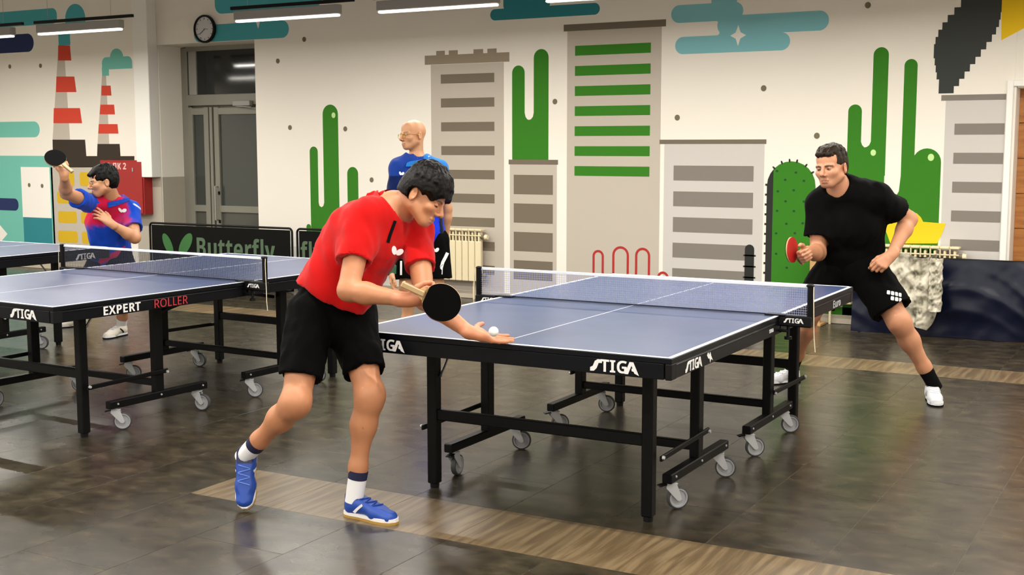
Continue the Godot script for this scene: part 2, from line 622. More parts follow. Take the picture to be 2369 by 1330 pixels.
func mural() -> void:
	var w := get_node("wall_back")
	# castle-topped tower
	paint(rp(-4.517, 0.08, -3.656, 2.38), "painted_tower", M.greige, w)
	var cap := [-4.589, 2.383, -3.593, 2.383, -3.593, 2.475, -3.739, 2.475, -3.739, 2.517, -3.843, 2.517, -3.843, 2.475, -3.894, 2.475, -3.894, 2.517, -4.005, 2.517, -4.005, 2.475, -4.191, 2.475, -4.191, 2.517, -4.297, 2.517, -4.297, 2.475, -4.346, 2.475, -4.346, 2.517, -4.449, 2.517, -4.449, 2.475, -4.589, 2.475]
	paint(poly(cap), "painted_tower_cap", M.taupe_light, w, 2)
	for i in 9:
		paint(rp(-4.396, 2.187 - 0.2415 * i, -3.765, 2.279 - 0.2415 * i), "painted_window_band", M.taupe, w, 2)
	# small tower with a cactus on its roof
	paint(rp(-3.588, 0.08, -3.061, 1.373), "painted_tower", M.greige, w)
	paint(rp(-3.601, 1.373, -3.049, 1.42), "painted_tower_cap", M.taupe, w, 2)
	for i in 4:
		paint(rp(-3.543, 1.078 - 0.284 * i, -3.104, 1.27 - 0.284 * i), "painted_window_band", M.taupe, w, 2)
	for p in rects_union([rp(-3.561, 1.42, -3.155, 1.78), finger(-3.561, -3.42, 1.6, 2.342), finger(-3.318, -3.155, 1.6, 2.492), poly([-3.43, 1.7, -3.31, 1.7, -3.318, 1.88, -3.327, 1.84, -3.35, 1.815, -3.37, 1.81, -3.39, 1.815, -3.41, 1.84, -3.42, 1.88])]):
		paint(p, "painted_cactus", M.mural_green, w)
	# tall tower with green windows
	paint(rp(-2.952, 0.08, -1.978, 2.648), "painted_tower", M.greige, w)
	paint(rp(-2.991, 2.648, -1.937, 2.712), "painted_tower_cap", M.taupe, w, 2)
	for i in 7:
		paint(rp(-2.868, 2.414 - 0.191 * i, -2.084, 2.507 - 0.191 * i), "painted_window_band", M.mural_green, w, 2)
	for a in [[-2.668, -2.548, 0.557], [-2.458, -2.285, 0.602], [-2.22, -2.066, 0.597], [-1.992, -1.877, 0.381]]:
		var o := finger(a[0], a[1], 0.0, a[2])
		var q := finger(a[0] + 0.022, a[1] - 0.022, 0.0, a[2] - 0.022)
		var band := PackedVector2Array([Vector2(a[0], 0.08)])
		var ring_o := o.slice(2)
		var ring_q := q.slice(2)
		ring_o.reverse()
		band.append_array(ring_o)
		band.append(Vector2(a[1], 0.08))
		band.append(Vector2(a[1] - 0.022, 0.08))
		band.append_array(ring_q)
		band.append(Vector2(a[0] + 0.022, 0.08))
		paint(band, "painted_arch", M.mural_arch, w, 3)
	# broad low tower
	paint(rp(-1.937, 0.08, -0.977, 1.572), "painted_tower", M.greige_cool, w)
	paint(rp(-1.986, 1.572, -0.962, 1.612), "painted_tower_cap", M.taupe, w, 2)
	for i in 5:
		paint(rp(-1.841, 1.236 - 0.239 * i, -1.073, 1.374 - 0.239 * i), "painted_window_band", M.taupe_cool, w, 2)
	# tower at the door
	paint(rp(0.561, 0.08, 1.03, 1.925), "painted_tower", M.greige_cool, w)
	paint(rp(0.524, 1.925, 1.029, 1.972), "painted_tower_cap", M.taupe_cool, w, 2)
	for i in 7:
		paint(rp(0.638, 1.645 - 0.239 * i, 1.026, 1.736 - 0.239 * i), "painted_window_band", M.taupe_cool, w, 2)
	# cacti
	for p in rects_union([finger(-5.918, -5.712, 0.08, 2.0), finger(-6.105, -5.995, 0.5, 1.55), poly([-6.105, 0.08, -5.712, 0.08, -5.712, 0.8, -5.918, 0.94, -5.93, 0.905, -5.956, 0.89, -5.985, 0.905, -5.995, 0.94, -6.105, 0.94])]):
		paint(p, "painted_cactus", M.mural_green, w)
	paint(finger(-5.6, -5.456, 0.08, 1.332), "painted_cactus", M.mural_green, w)
	paint(finger(-6.17, -6.108, 0.08, 0.7), "painted_cactus", M.mural_green, w)
	for p in rects_union([rp(-0.242, 0.08, 0.08, 1.5), finger(-0.242, -0.126, 1.3, 1.907), finger(-0.042, 0.085, 1.3, 2.383), poly([-0.13, 1.45, -0.04, 1.45, -0.042, 1.59, -0.055, 1.56, -0.075, 1.545, -0.095, 1.54, -0.115, 1.56, -0.126, 1.59])]):
		paint(p, "painted_cactus", M.mural_green, w)
	for p in rects_union([finger(0.217, 0.324, 1.0, 2.276), finger(0.31, 0.541, 0.7, 1.533), poly([0.217, 1.3, 0.206, 1.17, 0.174, 1.113, 0.09, 1.06, 0.09, 0.08, 0.541, 0.08, 0.541, 1.4, 0.324, 1.42])]):
		paint(p, "painted_cactus", M.mural_green, w)
	var big := finger(-0.947, -0.509, 0.08, 1.419)
	for p in Geometry2D.intersect_polygons(big, rp(-0.889, 0, -0.4, 1.5)):
		paint(p, "painted_cactus", M.mural_green, w, 2)
	for p in Geometry2D.intersect_polygons(big, rp(-1.0, 0, -0.889, 1.5)):
		paint(p, "painted_cactus_edge", M.mural_black, w, 2)
	var spots := [-0.857, 1.332, -0.686, 1.32, -0.781, 1.255, -0.613, 1.248, -0.846, 1.152, -0.702, 1.164, -0.773, 1.065, -0.608, 1.066, -0.848, 0.978, -0.696, 0.98, -0.761, 0.865, -0.614, 0.874, -0.852, 0.777, -0.682, 0.784, -0.848, 0.594, -0.748, 0.473, -0.66, 0.62]
	for i in range(0, spots.size(), 2):
		paint(ellipse(Vector2(spots[i], spots[i + 1]), 0.012, 0.01, 0.0, 10), "painted_spine", M.mural_pine, w, 3)
	for i in 11: # spines drawn as short ticks along the outline
		paint(rp(-0.962, 0.32 + 0.088 * i, -0.94, 0.338 + 0.088 * i), "painted_spine", M.mural_black, w, 3)
	for a in [-0.78, -0.4, -0.08, 0.22, 0.62, 1.0]:
		var c := Vector2(-0.728, 1.2) + Vector2.from_angle(PI / 2 - a) * 0.225
		paint(ellipse(c, 0.008, 0.018, -a, 8), "painted_spine", M.mural_black, w, 3)
	paint(finger(-1.139, -1.052, 0.08, 0.667), "painted_cactus", M.mural_black, w, 3)
	for i in 3:
		paint(rp(-1.152, 0.36 + 0.1 * i, -1.036, 0.374 + 0.1 * i), "painted_spine", M.mural_black, w, 3)
	for d in [[-5.77, 1.885, 0.03], [-0.018, 1.496, 0.027], [0.459, 1.458, 0.03]]:
		paint(ellipse(Vector2(d[0], d[1]), d[2] * 0.85, d[2]), "painted_spot", M.mural_pale, w, 3)
	# clouds and stars
	for p in rects_union([rrect(-7.75, 2.735, -6.36, 2.925, 0.1), rrect(-7.42, 3.04, -5.9, 3.3, 0.1), rp(-7.0, 2.9, -6.62, 3.1)]):
		paint(p, "painted_cloud", M.mural_teal, w)
	paint(star(Vector2(-6.793, 2.955), 0.09, 0.105), "painted_star", M.mural_white, w, 2)
	for p in rects_union([rrect(-3.81, 2.79, -2.61, 2.9, 0.055), rrect(-3.66, 2.87, -3.14, 3.2, 0.06)]):
		paint(p, "painted_cloud", M.mural_deep, w)
	for p in rects_union([rrect(-1.887, 2.672, -1.2, 2.832, 0.08), rrect(-1.844, 2.389, -0.768, 2.545, 0.078), rrect(-1.44, 2.545, -0.431, 2.715, 0.084), rrect(-1.5, 2.7, -1.26, 3.2, 0.06), rp(-1.42, 2.5, -0.9, 2.6), poly([-1.46, 2.68, -1.38, 2.68, -1.38, 2.53, -1.46, 2.53, -1.40, 2.57, -1.385, 2.606, -1.40, 2.645])]):
		paint(p, "painted_cloud", M.mural_sky, w)
	paint(star(Vector2(-1.243, 2.535), 0.073, 0.092), "painted_star", M.mural_white, w, 2)
	var dots := [-6.15, 2.706, -6.524, 2.487, -6.373, 1.758, -5.616, 1.738, -5.279, 1.197, -3.084, 1.983, -1.813, 1.814, -0.997, 2.063, -0.509, 1.642, -0.103, 2.738, -10.903, 2.564, -10.333, 2.556, -10.639, 1.062, -10.399, 1.055]
	for i in range(0, dots.size(), 2):
		paint(ellipse(Vector2(dots[i], dots[i + 1]), 0.025, 0.027, 0.0, 16), "painted_dot", M.mural_dot, w, 3)
	# yellow shapes, and a plain dark stepped figure standing on the tower by the door
	paint(poly([0.076, 0.889, 0.145, 0.906, 0.19, 0.945, 0.232, 0.975, 0.303, 1.0, 0.36, 0.988, 0.395, 0.955, 0.416, 0.917, 0.598, 0.908, 0.575, 0.83, 0.535, 0.739, 0.151, 0.724, 0.119, 0.808]), "painted_yellow_shape", M.mural_yellow, w, 3)
	paint(poly([0.955, 3.0, 0.972, 2.4, 1.35, 2.6, 1.35, 3.0]), "painted_yellow_shape", M.mural_yellow, w)
	var step := PackedVector2Array()
	var prof := [[0.50, 0.62], [0.50, 0.66], [0.48, 0.70], [0.47, 0.74], [0.46, 0.78], [0.45, 0.82], [0.45, 0.86], [0.46, 0.90], [0.48, 0.93], [0.51, 0.95], [0.55, 0.96], [0.60, 0.965], [0.65, 0.965], [0.68, 0.965], [0.70, 0.965]]
	var y := 1.985
	for a in prof:
		step.append(Vector2(a[1], y))
		y += 0.058
		step.append(Vector2(a[1], y))
	for i in prof.size():
		var a: Array = prof[prof.size() - 1 - i]
		step.append(Vector2(a[0], y))
		y -= 0.058
		step.append(Vector2(a[0], y))
	paint(step, "painted_dark_figure", M.mural_coal, w)
	paint(rp(-0.52, 0.08, 0.1, 0.15), "painted_ground", M.mural_green, w)
	# factory side of the mural
	var ch := [[[-9.998, 2.794, -9.792, 2.785, -9.78, 2.602, -10.012, 2.61], [-10.053, 2.415, -9.738, 2.406, -9.712, 2.217, -10.072, 2.224], [-10.124, 2.028, -9.662, 2.021, -9.635, 1.836, -10.143, 1.841]], [[-9.27, 2.285, -9.119, 2.281, -9.111, 2.162, -9.28, 2.166], [-9.301, 2.057, -9.073, 2.053, -9.064, 1.936, -9.322, 1.94], [-9.343, 1.823, -9.027, 1.82, -9.018, 1.706, -9.36, 1.708]]]
	paint(poly([-9.995, 2.79, -9.9, 2.79, -9.86, 1.637, -10.172, 1.637]), "painted_chimney", M.greige, w)
	paint(poly([-9.255, 2.42, -9.19, 2.42, -9.18, 1.582, -9.379, 1.582]), "painted_chimney", M.greige, w)
	for c in ch:
		for r in c:
			paint(poly(r), "painted_chimney_band", M.mural_red, w, 2)
	paint(poly([-10.18, 1.29, -8.771, 1.3, -8.764, 1.437, -8.996, 1.436, -9.003, 1.582, -9.379, 1.582, -9.394, 1.435, -9.583, 1.434, -9.594, 1.635, -10.172, 1.637]), "painted_factory", M.mural_dark, w, 2)
	for p in rects_union([rp(-9.255, 2.4, -9.14, 2.5), rrect(-9.25, 2.475, -8.747, 2.62, 0.07), finger(-9.11, -8.89, 2.5, 2.718), rp(-9.25, 2.475, -8.747, 2.55)]):
		paint(p, "painted_smoke", M.mural_mint, w, 2)
	for p in rects_union([rp(-9.99, 2.79, -9.785, 3.0), rrect(-9.95, 2.95, -9.29, 3.06, 0.05), finger(-9.855, -9.505, 2.95, 3.28), rrect(-11.5, 3.06, -10.0, 3.25, 0.08)]):
		paint(p, "painted_smoke", M.mural_teal, w)
	paint(rrect(-11.8, 2.735, -10.44, 2.961, 0.11), "painted_cloud", M.mural_navy, w)
	paint(rrect(-11.9, 1.668, -10.4, 1.867, 0.1), "painted_cloud", M.mural_mint, w)
	paint(rp(-12.3, 0.08, -10.2, 1.434), "painted_water", M.mural_mint, w)
	paint(rp(-10.78, 0.1, -10.25, 0.65), "painted_water", M.mural_deep, w, 2)
	paint(rp(-10.785, 0.649, -10.252, 1.292), "painted_house", M.mural_white, w, 2)
	paint(rrect(-11.8, 0.728, -10.86, 0.885, 0.07), "painted_cloud", M.mural_navy, w, 2)
	paint(poly([-11.5, 0.7, -11.24, 0.535, -11.097, 0.42, -11.25, 0.3, -11.5, 0.2]), "painted_arrow", M.mural_white, w, 2)
	paint(rp(-10.23, 0.08, -9.4, 1.291), "painted_building", M.greige, w)
	for r in [[-9.983, 1.061, -9.813, 1.234], [-9.713, 1.065, -9.553, 1.236], [-10.132, 0.842, -9.805, 0.99], [-9.717, 0.842, -9.5, 0.99], [-10.13, 0.596, -9.794, 0.744], [-9.717, 0.596, -9.5, 0.744], [-10.145, 0.35, -9.793, 0.498], [-9.716, 0.35, -9.5, 0.498]]:
		paint(rrect(r[0], r[1], r[2], r[3], 0.03), "painted_window", M.mural_ochre, w, 2)
	# grey oil-paint dado beside the door recess
	paint(rp(-8.75, 0.08, -8.335, 1.19), "painted_dado", M.dado, w)

func door_recess() -> void:
	# lining of the recess, then the aluminium double door with a transom
	var s := st()
	box(s, at(V(-8.345, 1.365, -5.32)), V(0.03, 2.73, 0.42), 0.002)
	box(s, at(V(-6.835, 1.365, -5.32)), V(0.03, 2.73, 0.42), 0.002)
	box(s, at(V(-7.59, 2.745, -5.32)), V(1.52, 0.03, 0.42), 0.002)
	struct(s, "trim_2", M.plaster)
	s = st()
	box(s, at(V(-8.328, 0.6, -5.3)), V(0.004, 1.18, 0.38), 0.001)
	struct(s, "trim_3", M.dado)
	s = st()
	for a in [[-8.29, 0.08, 0.0, 2.73], [-6.89, 0.08, 0.0, 2.73]]:
		box(s, at(V(a[0], 1.36, -5.51)), V(0.1, 2.72, 0.07), 0.006)
	box(s, at(V(-7.59, 2.705, -5.51)), V(1.33, 0.06, 0.066), 0.006)
	box(s, at(V(-7.59, 2.1, -5.51)), V(1.33, 0.13, 0.066), 0.006)
	box(s, at(V(-7.59, 1.3, -5.57)), V(1.5, 2.6, 0.02), 0.001)
	var d := struct(s, "door_1", M.door_grey)
	s = st()
	box(s, at(V(-7.63, 2.42, -5.51)), V(0.93, 0.51, 0.02), 0.002)
	part(s, "transom_pane", M.door_glass_dark, d)
	s = st()
	box(s, at(V(-8.16, 2.42, -5.5)), V(0.12, 0.51, 0.03), 0.002)
	part(s, "transom_side", M.lamp_grey, d)
	for leaf in [[-8.24, -7.93], [-7.83, -6.94]]:
		s = st()
		var x0: float = leaf[0]
		var x1: float = leaf[1]
		for x in [x0 + 0.03, x1 - 0.03]:
			box(s, at(V(x, 1.015, -5.5)), V(0.075, 2.0, 0.05), 0.005)
		for yy in [0.07, 0.81, 1.965]:
			box(s, at(V((x0 + x1) / 2, yy, -5.5)), V(x1 - x0 - 0.06, 0.08, 0.044), 0.005)
		var lf := part(s, "door_leaf", M.door_grey, d)
		s = st()
		box(s, at(V((x0 + x1) / 2, 1.4, -5.51)), V(x1 - x0 - 0.1, 1.12, 0.012), 0.001)
		part(s, "pane", M.door_glass, lf)
		s = st()
		box(s, at(V((x0 + x1) / 2, 0.44, -5.51)), V(x1 - x0 - 0.1, 0.68, 0.012), 0.001)
		part(s, "kick_panel", M.door_panel, lf)
	s = st()
	box(s, at(V(-7.88, 1.015, -5.498)), V(0.042, 2.0, 0.056), 0.004)
	part(s, "meeting_stile", M.door_grey, d)
	s = st()
	tube(s, [V(-7.8, 1.08, -5.475), V(-7.8, 1.08, -5.43), V(-7.8, 0.68, -5.43), V(-7.8, 0.68, -5.475)], 0.012, 8)
	part(s, "pull_handle", M.lamp_grey, d)
	for yy in [1.0, 0.66]:
		s = st()
		box(s, at(V(-7.775, yy, -5.468)), V(0.022, 0.04, 0.02), 0.004)
		part(s, "lock", M.black_metal, d)
	s = st()
	box(s, at(V(-7.35, 2.05, -5.44)), V(0.26, 0.06, 0.06), 0.006)
	bar(s, V(-7.45, 2.02, -5.44), V(-7.15, 2.0, -5.36), 0.02, 0.012)
	part(s, "door_closer", M.lamp_grey, d)

# ------------------------------------------------------------------ things along the walls
func furniture() -> void:
	# boxed duct
	var s := st()
	box(s, at(V(-8.455, 2.345, WALL + 0.075)), V(0.24, 2.31, 0.15), 0.006)
	struct(s, "trim_4", M.white_paint)
	# wall clock
	var t := thing("wall_clock", "round wall clock with black rim above the grey door", "clock", V(-7.56, 2.88, WALL))
	var b := Basis(Vector3.RIGHT, PI / 2)
	s = st()
	lathe(s, [Vector2(0.0, 0.0), Vector2(0.15, 0.0), Vector2(0.158, 0.01), Vector2(0.158, 0.035), Vector2(0.152, 0.046), Vector2(0.138, 0.044), Vector2(0.134, 0.03)], at(V(0, 0, 0), b), 40)
	part(s, "rim", M.black_plastic, t)
	s = st()
	lathe(s, [Vector2(0.136, 0.028), Vector2(0.0, 0.03)], at(V(0, 0, 0), b), 40)
	part(s, "face", M.clock_face, t)
	s = st()
	bar(s, V(0.01, 0, 0.034), V(-0.075, -0.06, 0.034), 0.003, 0.007, Vector3.FORWARD, 0.0005)
	part(s, "minute_hand", M.black_plastic, t)
	s = st()
	bar(s, V(-0.01, 0.002, 0.036), V(0.055, -0.006, 0.036), 0.003, 0.009, Vector3.FORWARD, 0.0005)
	part(s, "hour_hand", M.black_plastic, t)
	for i in 12:
		s = st()
		var a := TAU * i / 12
		box(s, at(V(sin(a) * 0.115, cos(a) * 0.115, 0.0305), Basis(Vector3.BACK, -a)), V(0.006, 0.018, 0.002), 0.0005)
		part(s, "hour_mark", M.black_plastic, t)
	# fire hose cabinet
	t = thing("fire_hose_cabinet", "red metal fire hose cabinet on the mural wall beside the white duct", "cabinet", V(-8.84, 1.067, WALL))
	s = st()
	box(s, at(V(0, 0, 0.07)), V(0.72, 0.643, 0.14), 0.006)
	part(s, "body", M.cabinet_red, t)
	s = st()
	box(s, at(V(0, 0, 0.146)), V(0.69, 0.613, 0.012), 0.004)
	var dr := part(s, "door", M.cabinet_red, t)
	s = st()
	box(s, at(V(0.2, 0.21, 0.155)), V(0.02, 0.05, 0.012), 0.003)
	part(s, "lock", M.steel, dr)
	lettering("ПК 2", 0.075, at(V(-0.02, 0.25, 0.152)), M.cabinet_print, dr)
	s = st()
	box(s, at(V(-0.23, 0.24, 0.1525)), V(0.09, 0.1, 0.001), 0.0003)
	part(s, "sticker", M.cabinet_print, dr)
	s = st()
	box(s, at(V(-0.23, 0.24, 0.1532)), V(0.05, 0.055, 0.001), 0.0003)
	part(s, "sticker", M.cabinet_red, dr)
	# ribbed radiators
	radiator("cream ribbed radiator below the castle topped painted tower", V(-4.62, 0, WALL), 10, 0.0765)
	radiator("cream ribbed radiator behind the navy cloth screen", V(-0.45, 0, WALL), 15, 0.079)
	# black court barriers
	barrier(V(-7.0, 0, -4.6), 2.08, true, "black court barrier printed with a green butterfly word mark")
	barrier(V(-5.4, 0, -4.6), 1.0, false, "short black court barrier standing next to the long printed barrier")
	# navy cloth screen
	t = thing("cloth_screen", "low screen draped with creased dark navy cloth beside the plank door", "screen", V(0.95, 0, -4.78))
	s = st()
	var n := FastNoiseLite.new()
	n.seed = 4
	n.frequency = 1.0
	n.fractal_octaves = 2
	var drape := func(u: float, v: float) -> Vector3:
		var x := -1.02 + u * 2.3
		var sag := 0.045 * exp(-pow((fposmod(x + 1.02, 0.62) / 0.62 - 0.5) * 2.4, 2.0))
		var y: float = lerpf(0.005, 0.645 - 0.012 * absf(sin(x * 9.0)), v)
		var fold := 0.035 * n.get_noise_2d(x * 1.5 + y * 0.8, y * 1.6 - x * 0.5) + 0.008 * n.get_noise_2d(x * 3.4 - y * 2.4, y * 2.4 + 9.0) + sag * sin(v * PI) * 0.8
		var arc := y - 0.5 + 0.45 * pow(fposmod(x + 0.7, 1.1) - 0.55, 2.0) * 2.0
		fold += 0.014 * exp(-pow(fposmod(arc * 5.5, 1.0) - 0.5, 2.0) * 18.0) * sin(v * PI)
		return V(x, y, fold + 0.06 * (1.0 - v))
	sheet(s, 140, 60, drape, 0.004)
	part(s, "cloth", M.navy_cloth, t)
	for x in [-0.98, 0.1, 1.2]:
		s = st()
		cyl(s, V(x, 0, -0.06), V(x, 0.64, -0.06), 0.012, 0.012, 8)
		part(s, "post", M.black_metal, t)
	s = st()
	tube(s, [V(-1.0, 0.63, -0.06), V(1.25, 0.63, -0.06)], 0.012, 8)
	part(s, "rail", M.black_metal, t)
	# printed jacket hung over the screen
	t = thing("hung_jacket", "crumpled pale camouflage jacket hanging over the navy screen", "jacket", V(0.43, 0.36, -4.62))
	s = st()
	var body := func(u: float, v: float) -> Vector3:
		var w := 0.2 + 0.03 * sin(v * 5.0 + 1.0) - 0.10 * pow(1.0 - v, 3.0)
		var x := (u * 2.0 - 1.0) * w + 0.02 * sin(v * 7.0) + 0.01 * (1.0 - v)
		var y: float = lerpf(-0.30 + 0.04 * sin(u * 3.0), 0.31 - 0.02 * cos(u * 9.0), v)
		var z := 0.05 * n.get_noise_2d(x * 5.0, y * 4.0) + 0.025 * n.get_noise_2d(x * 13.0 + 4.0, y * 9.0) + 0.045 * sqrt(maxf(0.0, 1.0 - pow(u * 2.0 - 1.0, 2.0)))
		return V(x, y, z)
	sheet(s, 60, 70, body, 0.006)
	part(s, "body", M.camo, t)
	s = st()
	var sleeve := func(u: float, v: float) -> Vector3:
		var a := u * PI
		var r := 0.05 + 0.012 * n.get_noise_2d(u * 4.0, v * 6.0)
		return V(0.2 - cos(a) * r + 0.0 * (1.0 - v), lerpf(-0.13, 0.3, v), 0.03 + sin(a) * r * 0.9 + 0.02 * n.get_noise_2d(u * 3.0, v * 9.0))
	sheet(s, 20, 40, sleeve, 0.006)
	part(s, "sleeve", M.camo, t)
	# wooden board and dark stand by the radiator
	t = thing("wooden_board", "plain upright wooden board standing beside the painted green cactus", "board", V(-0.44, 0, -4.93))
	s = st()
	box(s, at(V(0, 0.34, 0)), V(0.1, 0.68, 0.03), 0.004)
	part(s, "plank", M.wood_board, t)
	s = st()
	box(s, at(V(0, 0.012, 0)), V(0.16, 0.024, 0.2), 0.004)
	part(s, "foot", M.wood_board, t)

func radiator(label: String, pos: Vector3, count: int, pitch: float) -> void:
	var t := thing("radiator", label, "radiator", pos)
	for i in count:
		var x := pitch * (i + 0.5)
		var s := st()
		box(s, at(V(x, 0.395, 0.115)), V(pitch - 0.005, 0.41, 0.018), 0.007)
		box(s, at(V(x, 0.44, 0.07)), V(0.022, 0.5, 0.07), 0.006)
		box(s, at(V(x, 0.712, 0.078)), V(pitch - 0.002, 0.022, 0.094), 0.006)
		box(s, at(V(x - pitch * 0.44, 0.65, 0.105)), V(0.01, 0.11, 0.032), 0.003)
		box(s, at(V(x, 0.655, 0.112)), V(pitch - 0.004, 0.012, 0.012), 0.003)
		box(s, at(V(x + pitch * 0.05, 0.625, 0.104)), V(0.018, 0.06, 0.02), 0.004)
		part(s, "section", M.radiator, t)
	var s2 := st()
	for y in [0.25, 0.64]:
		cyl(s2, V(-0.03, y, 0.07), V(pitch * count + 0.03, y, 0.07), 0.022, 0.022, 12)
	part(s2, "header_pipe", M.radiator_dark, t)
	s2 = st()
	cyl(s2, V(pitch * count + 0.02, 0.64, 0.07), V(pitch * count + 0.05, 0.64, 0.07), 0.03, 0.024, 12)
	part(s2, "vent_cap", M.radiator, t)
	for x in [pitch * 1.5, pitch * (count - 1.5)]:
		s2 = st()
		box(s2, at(V(x, 0.62, 0.02)), V(0.03, 0.04, 0.045), 0.003)
		part(s2, "bracket", M.radiator, t)
		s2 = st()
		box(s2, at(V(x, 0.14, 0.07)), V(0.02, 0.28, 0.02), 0.003)
		part(s2, "foot", M.radiator, t)

func barrier(pos: Vector3, w: float, printed: bool, label: String) -> void:
	var t := thing("court_barrier", label, "barrier", pos)
	var s := st()
	var pts := []
	for k in 4:
		var c := Vector2(w / 2 - 0.045 if k == 0 or k == 3 else -w / 2 + 0.045, 0.645 if k < 2 else 0.06)
		for i in 5:
			var q := c + Vector2.from_angle(PI / 2 * (k + i / 4.0)) * 0.04
			pts.append(V(q.x, q.y, 0))
	tube(s, pts, 0.012, 8, true)
	part(s, "frame", M.black_metal, t)
	s = st()
	box(s, at(V(0, 0.355, 0)), V(w - 0.06, 0.62, 0.008), 0.003)
	var p := part(s, "panel", M.banner, t)
	for x in [-w / 2 + 0.12, w / 2 - 0.12]:
		s = st()
		bar(s, V(x, 0.011, -0.14), V(x, 0.011, 0.14), 0.03, 0.02)
		part(s, "foot", M.black_metal, t)
	var tt := at(V(0.23, 0.43, 0.006))
	if not printed:
		lettering("fly", 0.2, at(V(-0.3, 0.44, 0.006)), M.banner_grey, p, true, 0.88)
		return
	lettering("Butterfly", 0.215, tt, M.banner_grey, p, true, 0.88)
	s = st()
	prism(s, ellipse(Vector2(-0.76, 0.45), 0.058, 0.135, 0.5), at(V(0, 0, 0.004)), 0.002)
	part(s, "wing_mark", M.banner_green, p)
	s = st()
	prism(s, ellipse(Vector2(-0.49, 0.46), 0.07, 0.15, -0.65), at(V(0, 0, 0.004)), 0.002)
	part(s, "wing_mark", M.banner_green, p)

# ------------------------------------------------------------------ table tennis tables
func tables() -> void:
	var a := table_tennis("blue table tennis table where the player in red serves", Vector3.ZERO, 0.0, true)
	var b := table_tennis("blue table tennis table with red lettering on its black side apron", V(-3.203, 0, 0.065), -0.0465, false)
	var c := table_tennis("table tennis table in front of the player in the blue and pink shirt", V(-5.88, 0, 0.06), 0.0, false)
	stiga(0.045, Transform3D(Basis(Vector3.UP, PI / 2), V(0.7645, 0.703, -1.12)), M.grey_print, c.get_node("apron"))
	lettering("EXPERT", 0.045, Transform3D(Basis(Vector3.UP, PI / 2), V(0.7645, 0.704, 0.94)), M.white_print, b.get_node("apron"), true, 1.15)
	lettering("ROLLER", 0.045, Transform3D(Basis(Vector3.UP, PI / 2), V(0.7645, 0.704, 0.60)), M.red_print, b.get_node("apron"), false, 1.15)
	net("fine white topped net across the table where the player in red serves", Vector3.ZERO, 0.0, M.net_string, 0.0105)
	net("dark fine net with white top tape on the table with red lettering", V(-3.203, 0, 0.065), -0.0465, M.net_string_dark, 0.0085)

